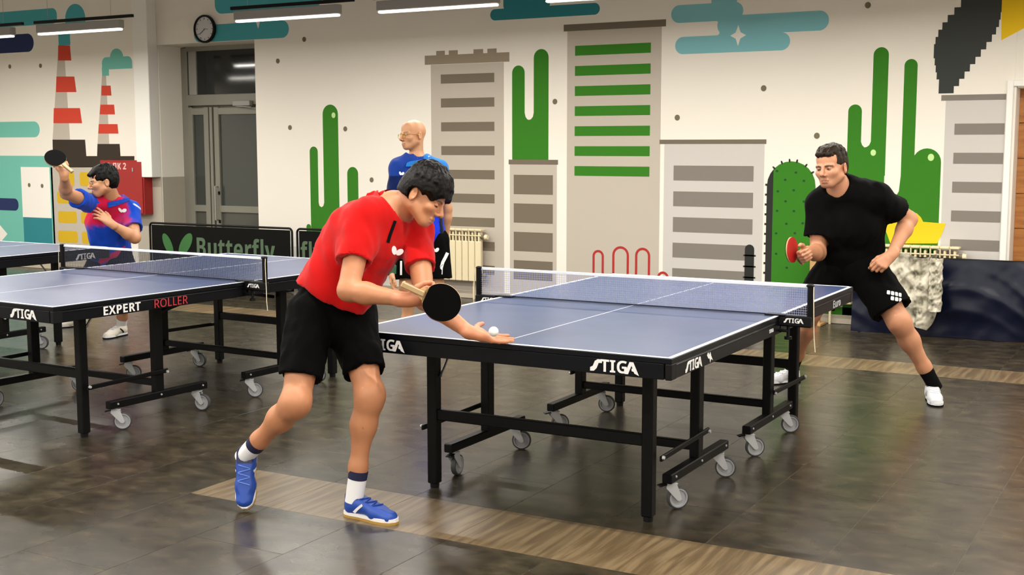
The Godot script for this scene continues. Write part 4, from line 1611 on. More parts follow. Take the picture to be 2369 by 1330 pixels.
func collar(jb: Job, c: Vector3, axis: Vector3, front: Vector3, r: float, mat: Material, parent: Node, tip := 0.02) -> void: # a folded band from one open point round the nape to the other, lying on the shirt
	axis = axis.normalized()
	front = (front - axis * front.dot(axis)).normalized()
	var side := axis.cross(front)
	var f := func(u: float, v: float) -> Vector3:
		var a := deg_to_rad(-160.0 + 320.0 * u)
		var rad := side * sin(a) - front * cos(a)
		var k := pow((1.0 - cos(a)) * 0.5, 4.0)
		var q: Vector3 = c + rad * lerpf(r + 0.003 + 0.03 * (1.0 - cos(a)) * 0.5 + tip * k, r, v) + axis * lerpf(-0.004 - 0.02 * (1.0 - cos(a)) * 0.5 - tip * k, 0.014 - 0.02 * k, pow(v, 0.6))
		for i in 14:
			if field(jb.ps, q) > 0.007:
				break
			q += (rad + axis * 0.15).normalized() * 0.004
		return q
	var s := st()
	sheet(s, 48, 7, f, 0.004)
	part(s, "collar", mat, parent)

func arm_prims(ps: Array, sh: Vector3, el: Vector3, wr: Vector3, g := 1.0) -> void:
	ps.append(cone(sh, el, 0.055 * g, 0.043 * g, 0.03))
	ps.append(cone(el, el.lerp(wr, 0.3), 0.04 * g, 0.043 * g, 0.025))
	ps.append(cone(el.lerp(wr, 0.3), wr, 0.043 * g, 0.027 * g, 0.025))

func torso_prims(ps: Array, j: Dictionary, grow: float, g := 1.0) -> void:
	var w: Vector3 = (j.lsh - j.rsh).normalized()
	var mid: Vector3 = (j.lsh + j.rsh) * 0.5
	ps.append(cone(j.pel, j.chest, 0.105 * g + grow, 0.115 * g + grow, 0.05, w, 1.38))
	ps.append(cone(j.chest, mid.lerp(j.neck, 0.35), 0.112 * g + grow, 0.075 * g + grow, 0.05, w, 1.4))
	ps.append(cone(j.neck, j.rsh, 0.052 * g + grow, 0.052 * g + grow, 0.05))
	ps.append(cone(j.neck, j.lsh, 0.052 * g + grow, 0.052 * g + grow, 0.05))

# a laced indoor shoe: upper > sole, midsole, stripes, laces
func shoe(person: Node3D, heel: Vector3, fwd: Vector3, up: Vector3, upper: Color, sole_m: Material, mid_m: Material, trim_m: Material, lace_m: Material, inner: Color, sc := 1.0) -> void:
	var z := fwd.normalized()
	var x := up.cross(z).normalized()
	var t := Transform3D(Basis(x, z.cross(x), z), heel)
	var f := func(a: float, b: float, c: float) -> Vector3: return t * (V(a, b, c) * sc)
	var ps := [
		cone(f.call(0, 0.045, 0.042), f.call(0, 0.055, 0.085), 0.036 * sc, 0.036 * sc, 0.02),
		cone(f.call(0, 0.062, 0.085), f.call(0, 0.04, 0.175), 0.036 * sc, 0.034 * sc, 0.02, x, 1.12),
		cone(f.call(0.002, 0.03, 0.17), f.call(0, 0.024, 0.235), 0.036 * sc, 0.03 * sc, 0.02, x, 1.22),
		cone(f.call(0, 0.05, 0.05), f.call(0, 0.088, 0.045), 0.038 * sc, 0.038 * sc, 0.02),
		less(cone(f.call(0, 0.085, 0.052), f.call(0, 0.16, 0.046), 0.029 * sc, 0.034 * sc), 0.008),
		cut(f.call(0, 0.012, 0), -t.basis.y),
		cut(f.call(0, 0.098, 0.05), t.basis.y + t.basis.z * 0.25),
	]
	var inv := t.affine_inverse()
	var col := func(p: Vector3) -> Color:
		var q: Vector3 = (inv * p) / sc
		return inner if q.y > 0.085 and q.z < 0.09 else upper
	var jb := job(ps, 0.005, col)
	var out := nets(jb)
	var mt := sm(Color(1, 1, 1), 0.45)
	mt.vertex_color_use_as_albedo = true
	var o := put(joined_mesh([out]), "shoe", mt, person)
	var outl := PackedVector2Array()
	for q in [[-0.032, 0.02], [-0.02, 0.003], [0.0, -0.002], [0.02, 0.003], [0.033, 0.02], [0.036, 0.06], [0.034, 0.1], [0.038, 0.15], [0.046, 0.19], [0.044, 0.225], [0.034, 0.255], [0.014, 0.272], [-0.008, 0.272], [-0.03, 0.256], [-0.042, 0.225], [-0.045, 0.185], [-0.038, 0.14], [-0.034, 0.09], [-0.036, 0.05]]:
		outl.append(Vector2(q[0], q[1]) * sc)
	var tb := Transform3D(Basis(x, z, t.basis.y), heel)
	var s := st()
	prism(s, outl, tb, 0.011 * sc)
	part(s, "sole", sole_m, o)
	s = st()
	prism(s, Geometry2D.offset_polygon(outl, -0.0015)[0], tb * at(V(0, 0, 0.011 * sc)), 0.014 * sc)
	part(s, "midsole", mid_m, o)
	for i in 5: # laces across the tongue
		var zz := 0.105 + 0.017 * i
		var pts := []
		for k in 7:
			var u := (k - 3) / 3.0
			var q: Vector3 = hit(jb, f.call(u * 0.026, 0.14, zz + (0.007 if i % 2 == 0 else -0.007) * u), -t.basis.y)
			if q.is_finite():
				pts.append(q + t.basis.y * 0.002)
		s = st()
		tube(s, pts, 0.0026 * sc, 6)
		part(s, "lace", lace_m, o)
	for sd in [-1.0, 1.0]: # side stripes
		var path := []
		for k in 7:
			path.append(f.call(sd * 0.03, 0.03 + 0.048 * k / 6.0, 0.075 + 0.055 * k / 6.0))
		ribbon_on(jb, path, -x * sd, 0.011 * sc, "stripe", trim_m, o)

func sock(person: Node3D, an: Vector3, kn: Vector3, len_: float, r: float, main: Material, band: Material) -> void:
	var d := (kn - an).normalized()
	var s := st()
	cyl(s, an - d * 0.05, an + d * (len_ * 0.62), r * 0.97, r, 24)
	var o := part(s, "sock", main, person)
	s = st()
	cyl(s, an + d * (len_ * 0.6), an + d * len_, r + 0.001, r + 0.0025, 24)
	part(s, "sock_band", band, o)

func eyeglasses(person: Node3D, t: Transform3D, sc: float, mat: Material) -> void:
	var s := st()
	for x in [-1.0, 1.0]:
		var pts := []
		for q in rrect(0.01, -0.02, 0.056, 0.012, 0.012, 4):
			pts.append(t * (V(q.x * x, q.y, 0.108 - 0.14 * maxf(q.x - 0.03, 0.0)) * sc))
		tube(s, pts, 0.0022 * sc, 6, true)
		tube(s, [t * (V(x * 0.056, 0.002, 0.104) * sc), t * (V(x * 0.073, 0.004, 0.085) * sc), t * (V(x * 0.082, 0.005, 0.0) * sc), t * (V(x * 0.082, -0.012, -0.022) * sc)], 0.0022 * sc, 6)
	tube(s, [t * (V(-0.01, 0.0, 0.114) * sc), t * (V(0, 0.003, 0.117) * sc), t * (V(0.01, 0.0, 0.114) * sc)], 0.0014 * sc, 6)
	part(s, "eyeglasses", mat, person)

func run_jobs(list: Array) -> void:
	var g := WorkerThreadPool.add_group_task(func(i: int) -> void: (list[i] as Job).run(), list.size())
	WorkerThreadPool.wait_for_group_task_completion(g)

# ------------------------------------------------------------------ people
const RT := Vector3(0.872, -0.001, -0.490) # axes of the hall's diagonal, used for naming directions of limbs
const UP_ := Vector3(-0.055, 0.993, -0.100)
const TO := Vector3(0.487, 0.114, 0.866)

func dirv(x: float, y: float, z: float) -> Vector3:
	return (RT * x + UP_ * y + TO * z).normalized()

func people() -> void:
	var white := sm(rgb(235, 235, 238), 0.8)
	var navy := sm(rgb(20, 22, 60), 0.8)
	var black := sm(rgb(7, 7, 8), 0.9, 0.0, 0.25)
	var gum := sm(rgb(176, 140, 66), 0.6)
	var shoe_white := sm(rgb(228, 230, 236), 0.55)
	var print_white := sm(rgb(240, 225, 228), 0.6)
	var jobs := []
	var P := []
	for spec in [red_player(), black_player(), coach(), blue_player()]:
		P.append(spec)
		for key in ["body", "head", "hands", "hair", "shirt", "shorts"]:
			if spec.has(key):
				jobs.append(spec[key])
	run_jobs(jobs)
	for spec in P:
		var t := thing("person", spec.label, "person")
		var list := [spec.body.out, spec.head.out]
		if spec.has("hands"):
			list.append(spec.hands.out)
		put(joined_mesh(list), "body", skin_mat(), t)
		spec.node = t
		if spec.has("hair"):
			var hm := sm(Color(1, 1, 1), 0.5, 0.0, 0.3)
			hm.vertex_color_use_as_albedo = true
			put(joined_mesh([spec.hair.out]), "hair", hm, t)
		spec.shirt_node = put(joined_mesh([spec.shirt.out]), "shirt", dyed(0.85, 0.0 if spec.get("dark", false) else 0.2), t)
		if spec.has("collar_at"):
			var ca: Array = spec.collar_at
			collar(spec.shirt, ca[0], ca[1], ca[2], ca[3], sm(ca[4], 0.85, 0.0, 0.25), spec.shirt_node)
		spec.shorts_node = put(joined_mesh([spec.shorts.out]), "shorts", dyed(0.95, 0.0), t)
	# the server in red: chest mark, socks and blue shoes
	var a: Dictionary = P[0]
	wings(a.shirt, V(-0.49, 1.11, 1.347) + TO * 0.12, dirv(0.93, -0.25, -0.1), dirv(0.25, 0.93, 0.0), 0.045, print_white, a.shirt_node)
	ribbon_on(a.shirt, [V(-0.477, 1.244, 1.388), V(-0.485, 1.215, 1.396), V(-0.493, 1.184, 1.405), V(-0.499, 1.153, 1.412)], -TO, 0.012, "placket", black, a.shirt_node)
	var blue := lin(30, 72, 165)
	shoe(a.node, V(-0.631, 0.0, 1.568), V(1, 0, 0.04), Vector3.UP, blue, gum, white, white, sm(rgb(36, 62, 150), 0.7), lin(20, 26, 70), 1.0)
	var rf := V(0.25, -0.85, 0.44).normalized()
	shoe(a.node, V(-1.035, 0.006, 1.745) - rf * 0.272, rf, V(0.42, 0.5, 0.74), blue, gum, white, white, sm(rgb(90, 130, 215), 0.7), lin(20, 26, 70), 1.0)
	sock(a.node, a.lank, a.lkn, 0.088, 0.0395, white, navy)
	sock(a.node, a.rank, a.rkn, 0.088, 0.0395, white, navy)
	# the receiver in black
	var b: Dictionary = P[1]
	var off_white := lin(205, 207, 212)
	shoe(b.node, V(1.063, 0.0, -2.161), V(0.32, 0, 0.947), Vector3.UP, off_white, black, shoe_white, shoe_white, shoe_white, lin(60, 60, 64), 1.03)
	shoe(b.node, V(0.205, 0.0, -2.281), V(-0.667, 0, 0.745), Vector3.UP, off_white, black, shoe_white, shoe_white, shoe_white, lin(60, 60, 64), 1.0)
	sock(b.node, b.lank, b.lkn, 0.09, 0.043, black, black)
	sock(b.node, b.rank, b.rkn, 0.09, 0.043, black, black)
	for row in [[0.0, 4], [-0.032, 3]]:
		for k in row[1]:
			print_on(b.shorts, rrect(0.0, 0.0, 0.019, 0.024, 0.005, 3), V(0.84, 0.655 + row[0], -1.93) + dirv(0.95, -0.2, 0) * (0.024 * k - 0.04 + (0.018 if row[0] < 0.0 else 0.0)) + TO * 0.1, dirv(0.97, -0.2, 0.0), dirv(0.2, 0.97, 0.0), "lettering", white, b.shorts_node)
	# the man standing by the wall
	var c: Dictionary = P[2]
	eyeglasses(c.node, c.ht, c.hs, sm(rgb(205, 170, 80), 0.3, 0.8))
	wings(c.shorts, V(-2.80, 0.735, -2.52) + TO * 0.2, RT, UP_, 0.05, white, c.shorts_node)
	var path := []
	for q in [[0.055, 0.0], [0.04, -0.035], [0.02, -0.075], [0.008, -0.12], [0.006, -0.17], [0.006, -0.235]]:
		path.append(V(-2.765, 0.715, -2.535) + RT * q[0] + UP_ * q[1])
	ribbon_on(c.shorts, path, -TO, 0.024, "stripe", white, c.shorts_node)
	path = []
	for k in 5:
		path.append(V(-2.975, 0.66 - 0.035 * k, -2.30))
	ribbon_on(c.shorts, path, -TO, 0.016, "stripe", white, c.shorts_node)
	path = []
	for k in 4:
		path.append(V(-2.86, 1.475, -2.52) + (V(0.035, -0.10, 0.0)) * (k / 3.0))
	ribbon_on(c.shirt, path, -TO, 0.014, "stripe", white, c.shirt_node)
	wings(c.shirt, V(-3.0, 1.335, -2.35) + TO * 0.2, RT, UP_, 0.035, white, c.shirt_node)
	for f in [[V(-2.93, 0, -2.32), V(-0.62, 0, 0.78)], [V(-2.75, 0, -2.5), V(-0.5, 0, 0.86)]]:
		shoe(c.node, f[0], f[1], Vector3.UP, off_white, black, shoe_white, navy, shoe_white, lin(60, 60, 64), 1.0)
	sock(c.node, c.rank, c.rkn, 0.1, 0.044, white, white)
	sock(c.node, c.lank, c.lkn, 0.1, 0.044, white, white)
	var s := st()
	cyl(s, c.rwr + V(0, 0.045, 0), c.rwr + V(0, -0.02, 0), 0.04, 0.037, 20)
	part(s, "wristband", sm(rgb(44, 92, 66), 0.8), c.node)
	# the player in blue and pink
	var d: Dictionary = P[3]
	eyeglasses(d.node, d.ht, d.hs, sm(rgb(190, 165, 110), 0.3, 0.6))
	wings(d.shirt, V(-5.068, 1.054, -1.376) + TO * 0.1, RT, UP_, 0.045, white, d.shirt_node)
	shoe(d.node, V(-5.283, 0, -1.606), V(0.137, 0, 0.99), Vector3.UP, lin(220, 214, 200), black, shoe_white, black, shoe_white, lin(70, 66, 60), 1.0)
	shoe(d.node, V(-5.995, 0, -1.837), V(-0.3, 0, 0.95), Vector3.UP, lin(220, 214, 200), black, shoe_white, black, shoe_white, lin(70, 66, 60), 1.0)
	sock(d.node, d.lank, d.lkn, 0.08, 0.042, white, white)
	sock(d.node, d.rank, d.rkn, 0.08, 0.042, white, white)

func shorts_prims(j: Dictionary, reach: float, g: float, flare := 0.02) -> Array:
	var w: Vector3 = (j.lhip - j.rhip).normalized()
	var ps := [cone(j.waist, (j.rhip + j.lhip) * 0.5, 0.112 * g, 0.118 * g, 0.05, w, 1.34)]
	var subs := []
	for sd in ["r", "l"]:
		var h: Vector3 = j[sd + "hip"]
		var k: Vector3 = j[sd + "kn"]
		var e := h.lerp(k, reach)
		ps.append(cone(h, e, 0.108 * g, 0.094 * g + flare, 0.045, Vector3.ZERO, 1.0, true))
		subs.append(less(cone(h.lerp(k, reach - 0.1), h.lerp(k, reach + 0.3), 0.066 * g + flare * 0.6, 0.088 * g + flare, 0.0), 0.006))
	ps.append_array(subs)
	var up: Vector3 = (j.waist - (j.rhip + j.lhip) * 0.5).normalized()
	ps.append(cut(j.waist + up * 0.03, up))
	return ps

func sleeve(ps: Array, sh: Vector3, el: Vector3, reach: float, ra: float, rb: float) -> void:
	ps.append(cone(sh, sh.lerp(el, reach), ra, rb, 0.045, Vector3.ZERO, 1.0, true))

func sleeve_hole(ps: Array, sh: Vector3, el: Vector3, reach: float, r: float) -> void:
	ps.append(less(cone(sh.lerp(el, reach - 0.12), sh.lerp(el, reach + 0.3), r - 0.004, r + 0.004), 0.004))

func short_hair(t: Transform3D, sc: float, o: Dictionary) -> Array:
	var b := t.basis
	var f := func(x: float, y: float, z: float) -> Vector3: return t * (V(x, y, z) * sc)
	var g: float = o.get("grow", 0.012)
	var back: float = o.get("back", 0.0)
	var ps := [blob(f.call(0, 0.045, -0.014 + back), V(0.074 + g * 0.8, 0.084 + g, 0.096 + g - back) * sc, b)]
	ps.append(blob(f.call(0, 0.0, -0.045), V(0.068 + g * 0.4, 0.07, 0.062 + g * 0.25) * sc, b, 0.03))
	for i in int(o.get("strands", 0)): # combed locks running from the crown to the hairline
		var th := TAU * (i + 0.5) / float(o.strands)
		var prev := Vector3.ZERO
		for k in 4:
			var e := 0.15 + k * (0.36 if absf(sin(th * 0.5)) > 0.5 else 0.28)
			var dv := V(sin(th) * sin(e), cos(e), -cos(th) * sin(e) - 0.25 * cos(e)).normalized()
			var pt := V(0, 0.045, -0.014 + back) + dv * V(0.074 + g * 0.8, 0.084 + g, 0.096 + g - back) * (0.985 + 0.02 * sin(i * 2.4))
			if k > 0:
				ps.append(cone(f.call(prev.x, prev.y, prev.z), f.call(pt.x, pt.y, pt.z), 0.010 * sc, 0.0085 * sc, 0.010))
			prev = pt
	for q in o.get("locks", []):
		ps.append(cone(f.call(q[0], q[1], q[2]), f.call(q[3], q[4], q[5]), q[6] * sc, q[7] * sc, 0.018))
	var y0: float = o.get("line", 0.055)
	ps.append(less(blob(f.call(0, y0 - 0.105, 0.125), V(0.1, 0.1, 0.092) * sc, b), 0.008))
	for x in [-1.0, 1.0]:
		ps.append(less(cone(f.call(x * 0.1, -0.005, -0.008), f.call(x * 0.075, -0.005, -0.01), 0.032 * sc, 0.03 * sc), 0.008))
		ps.append(less(blob(f.call(x * 0.09, -0.03, 0.045), V(0.04, 0.06, 0.05) * sc, b), 0.008))
	var nape: float = o.get("nape", -0.05)
	ps.append(less(blob(f.call(0, nape - 0.06, -0.07), V(0.12, 0.06, 0.1) * sc, b), 0.01))
	return ps

func red_player() -> Dictionary:
	var j := {pel = V(-0.75, 0.91, 1.47), chest = V(-0.627, 1.172, 1.405), neck = V(-0.535, 1.31, 1.33), rsh = V(-0.565, 1.262, 1.50), lsh = V(-0.493, 1.200, 1.218), rel = V(-0.534, 0.975, 1.655), rwr = V(-0.268, 0.950, 1.621), lel = V(-0.334, 0.923, 1.396), lwr = V(-0.060, 0.815, 1.487),
		rhip = V(-0.80, 0.845, 1.565), lhip = V(-0.708, 0.83, 1.40), rkn = V(-0.738, 0.505, 1.755), rank = V(-1.047, 0.25, 1.70), lkn = V(-0.512, 0.52, 1.548), lank = V(-0.572, 0.115, 1.575), waist = V(-0.715, 0.975, 1.455)}
	var r := j.duplicate()
	r.label = "young man in a red polo shirt and black shorts bending to serve"
	var skin := lin(190, 130, 92)
	var hair := lin(9, 8, 8)
	var ht := look(V(-0.391, 1.343, 1.323), dirv(0.85, -0.46, 0.24), dirv(0.46, 0.88, 0.0))
	r.ht = ht
	r.hs = 0.96
	var ps := []
	torso_prims(ps, j, -0.006)
	ps.append(cone(j.rhip, j.lhip, 0.09, 0.09, 0.04))
	ps.append(cone(j.neck - V(0.05, 0.03, 0), ht * V(0, -0.03, -0.03), 0.066, 0.052, 0.03))
	arm_prims(ps, j.rsh, j.rel, j.rwr)
	arm_prims(ps, j.lsh, j.lel, j.lwr)
	leg_prims(ps, j.rhip, j.rkn, j.rank, V(0.55, 0.1, 0.5).normalized(), 0.9)
	leg_prims(ps, j.lhip, j.lkn, j.lank, V(0.95, 0, 0.3).normalized(), 0.9)
	r.body = job(ps, 0.011, flat_color(skin))
	var hp := head_prims(ht, r.hs, {jaw = 0.95})
	hp.append(cone(ht * V(0, -0.03, -0.03), j.neck - V(0.02, 0.015, 0), 0.052, 0.06, 0.03))
	r.head = job(hp, 0.0037, face_color(ht, r.hs, skin, hair, {shut = true}))
	var hn := []
	# serving hand: open palm up; racket hand: closed round the handle
	hand_prims(hn, frame(j.lwr + dirv(1, -0.3, 0) * 0.012, dirv(0.84, -0.22, -0.42), dirv(0.25, 0.88, 0.34), true), [0.09, 0.08, 0.1, 0.13], [V(0.95, 0.35, 0.0), V(0.8, 0.6, 0.08), V(0.6, 0.8, 0.08)], 1.0, 0.5)
	hn.append(cone(j.lwr.lerp(j.lel, 0.25), j.lwr, 0.031, 0.026, 0.02))
	hand_prims(hn, frame(j.rwr - UP_ * 0.002, dirv(0.97, 0.05, 0.0), dirv(-0.1, 0.8, -0.6), false), [0.95, 1.05, 1.1, 1.1], [V(0.75, 0.6, 0.5), V(0.25, 0.95, 0.35), V(-0.1, 0.95, 0.2)], 0.98)
	hn.append(cone(j.rwr.lerp(j.rel, 0.25), j.rwr, 0.032, 0.027, 0.02))
	r.hands = job(hn, 0.0037, flat_color(skin.lerp(lin(210, 125, 100), 0.3)))
	var locks := []
	for i in 9:
		var x := -0.06 + 0.015 * i
		locks.append([x * 0.9, 0.1, 0.06, x * 1.02, 0.05 - 0.006 * (i % 3), 0.108 - 2.6 * x * x, 0.024, 0.006])
	r.hair = job(short_hair(ht, r.hs, {grow = 0.034, line = 0.054, nape = -0.015, back = 0.014, strands = 22, locks = locks}), 0.004, streaks(ht, hair, lin(30, 22, 16)), 0.0022, V(90, 40, 40), ht.basis.inverse(), 5)
	# polo shirt
	var sp := []
	torso_prims(sp, j, 0.016)
	sp[0] = cone(j.pel + V(-0.012, -0.0, 0.0), j.chest, 0.145, 0.146, 0.05, j.lsh - j.rsh, 1.2)
	sp[1] = cone(j.chest, ((j.lsh + j.rsh) * 0.5).lerp(j.neck, 0.35), 0.144, 0.088, 0.05, j.lsh - j.rsh, 1.2)
	sp.append(cone(j.pel.lerp(j.chest, 0.5), j.pel.lerp(j.chest, 0.12) + V(0.05, -0.03, 0.01), 0.1, 0.09, 0.08))
	sleeve(sp, j.rsh, j.rel, 0.6, 0.07, 0.075)
	sleeve(sp, j.lsh, j.lel, 0.56, 0.067, 0.07)
	sleeve_hole(sp, j.rsh, j.rel, 0.6, 0.054)
	sleeve_hole(sp, j.lsh, j.lel, 0.56, 0.052)
	var ax: Vector3 = (j.chest - j.pel).normalized()
	sp.append(cut(j.pel + ax * 0.0, -ax))
	var na: Vector3 = (ht * V(0, -0.03, -0.03) - j.neck + V(0, 0.04, 0)).normalized()
	sp.append(less(cone(j.neck + na * 0.14, j.neck - na * 0.03, 0.13, 0.078, 0.03, Vector3.ZERO, 1.0, true), 0.01))
	r.shirt = job(sp, 0.0085, flat_color(lin(186, 14, 16)), 0.011, V(9, 3.4, 9), Basis(V(0, 0, 1), -0.55), 8)
	r.collar_at = [j.neck - na * 0.008, na, (j.lsh - j.rsh).cross(j.chest - j.pel), 0.066, rgb(176, 14, 16)]
	var sh := shorts_prims({waist = j.waist, rhip = j.rhip, lhip = j.lhip, rkn = j.rkn, lkn = j.lkn}, 0.72, 1.0, -0.002)
	r.shorts = job(sh, 0.009, flat_color(lin(7, 7, 8)), 0.012, V(10, 5, 10), Basis(), 12)
	return r

func streaks(t: Transform3D, c0: Color, c1: Color) -> Callable:
	var inv := t.affine_inverse()
	var n := FastNoiseLite.new()
	n.seed = 9
	n.frequency = 1.0
	return func(p: Vector3) -> Color:
		var q: Vector3 = inv * p
		return c0.lerp(c1, clampf(n.get_noise_3d(q.x * 160.0, q.y * 50.0, q.z * 70.0) * 0.9, 0.0, 0.6))

func black_player() -> Dictionary:
	var j := {pel = V(0.585, 0.85, -2.03), chest = V(0.576, 1.074, -1.953), neck = V(0.556, 1.308, -1.857), rsh = V(0.412, 1.205, -1.878), lsh = V(0.759, 1.25, -1.905), rel = V(0.425, 0.902, -1.845), rwr = V(0.424, 0.926, -1.594), lel = V(0.905, 1.108, -2.13), lwr = V(0.86, 0.905, -1.875),
		rhip = V(0.49, 0.80, -2.03), lhip = V(0.69, 0.80, -2.0), rkn = V(0.354, 0.52, -1.96), rank = V(0.168, 0.105, -2.24), lkn = V(0.91, 0.497, -1.92), lank = V(1.082, 0.115, -2.105), waist = V(0.58, 0.92, -2.02)}
	var r := j.duplicate()
	r.dark = true
	r.label = "man in plain black shirt and shorts crouching with a red racket"
	var skin := lin(198, 140, 106)
	var hair := lin(34, 27, 20)
	var ht := look(V(0.517, 1.422, -1.757), dirv(-0.68, -0.12, 0.72), dirv(-0.1, 1.0, 0.1))
	r.ht = ht
	r.hs = 1.04
	var ps := []
	torso_prims(ps, j, -0.004, 1.1)
	ps.append(cone(j.rhip, j.lhip, 0.1, 0.1, 0.04))
	ps.append(cone(j.neck - V(0, 0.04, 0), ht * V(0, -0.04, -0.03), 0.064, 0.058, 0.03))
	arm_prims(ps, j.rsh, j.rel, j.rwr, 1.12)
	arm_prims(ps, j.lsh, j.lel, j.lwr, 1.12)
	leg_prims(ps, j.rhip, j.rkn, j.rank, V(-0.5, 0.2, 0.7).normalized(), 1.05)
	leg_prims(ps, j.lhip, j.lkn, j.lank, V(0.2, 0.2, 0.9).normalized(), 1.05)
	r.body = job(ps, 0.012, flat_color(skin))
	var hp := head_prims(ht, r.hs, {jaw = 1.08})
	hp.append(cone(ht * V(0, -0.04, -0.03), j.neck - V(0, 0.02, 0), 0.058, 0.062, 0.03))
	r.head = job(hp, 0.0042, face_color(ht, r.hs, skin, hair, {beard = 0.14, brow = 0.0175}))
	var hn := []
	hand_prims(hn, frame(j.rwr, dirv(-0.55, -0.35, 0.75), dirv(0.6, 0.3, 0.6), false), [0.9, 1.0, 1.05, 1.1], [V(0.8, 0.6, 0.4), V(0.4, 0.9, 0.2), V(0.1, 1, 0.1)], 1.05)
	hn.append(cone(j.rwr.lerp(j.rel, 0.25), j.rwr, 0.033, 0.028, 0.02))
	hand_prims(hn, frame(j.lwr, dirv(-0.75, -0.62, 0.2), dirv(0.1, -0.2, -0.95), true), [0.75, 0.9, 1.0, 1.05], [V(0.5, 0.8, 0.4), V(0.1, 0.8, 0.6), V(-0.2, 0.7, 0.7)], 1.08)
	hn.append(cone(j.lwr.lerp(j.lel, 0.25), j.lwr, 0.034, 0.029, 0.02))
	r.hands = job(hn, 0.0044, flat_color(skin))
	r.hair = job(short_hair(ht, r.hs, {grow = 0.009, line = 0.056, strands = 16, locks = [[-0.04, 0.11, 0.03, -0.035, 0.085, 0.085, 0.024, 0.016], [0.0, 0.11, 0.03, 0.0, 0.088, 0.09, 0.024, 0.016], [0.04, 0.11, 0.03, 0.035, 0.085, 0.085, 0.024, 0.016]]}), 0.0045, streaks(ht, hair, lin(70, 58, 44)), 0.0035, V(110, 30, 30), ht.basis.inverse(), 6)
	var sp := []
	torso_prims(sp, j, 0.02, 1.14)
	sleeve(sp, j.rsh, j.rel, 0.66, 0.078, 0.088)
	sleeve(sp, j.lsh, j.lel, 0.62, 0.078, 0.084)
	sleeve_hole(sp, j.rsh, j.rel, 0.66, 0.064)
	sleeve_hole(sp, j.lsh, j.lel, 0.62, 0.06)
	var ax: Vector3 = (j.chest - j.pel).normalized()
	sp.append(cone(j.pel + ax * 0.05, j.pel - ax * 0.05, 0.128, 0.128, 0.05, j.lsh - j.rsh, 1.36))
	sp.append(cut(j.pel - ax * 0.07, -ax))
	sp.append(less(cone(j.neck + V(-0.02, -0.01, 0.03), ht * V(0, -0.06, 0.0), 0.064, 0.085), 0.02))
	r.shirt = job(sp, 0.0095, flat_color(lin(7, 7, 8)), 0.012, V(8, 4, 8), Basis(), 21)
	var sh := shorts_prims({waist = j.waist, rhip = j.rhip, lhip = j.lhip, rkn = j.rkn, lkn = j.lkn}, 0.78, 1.12, 0.024)
	r.shorts = job(sh, 0.011, flat_color(lin(7, 7, 8)), 0.012, V(9, 5, 9), Basis(), 22)
	return r

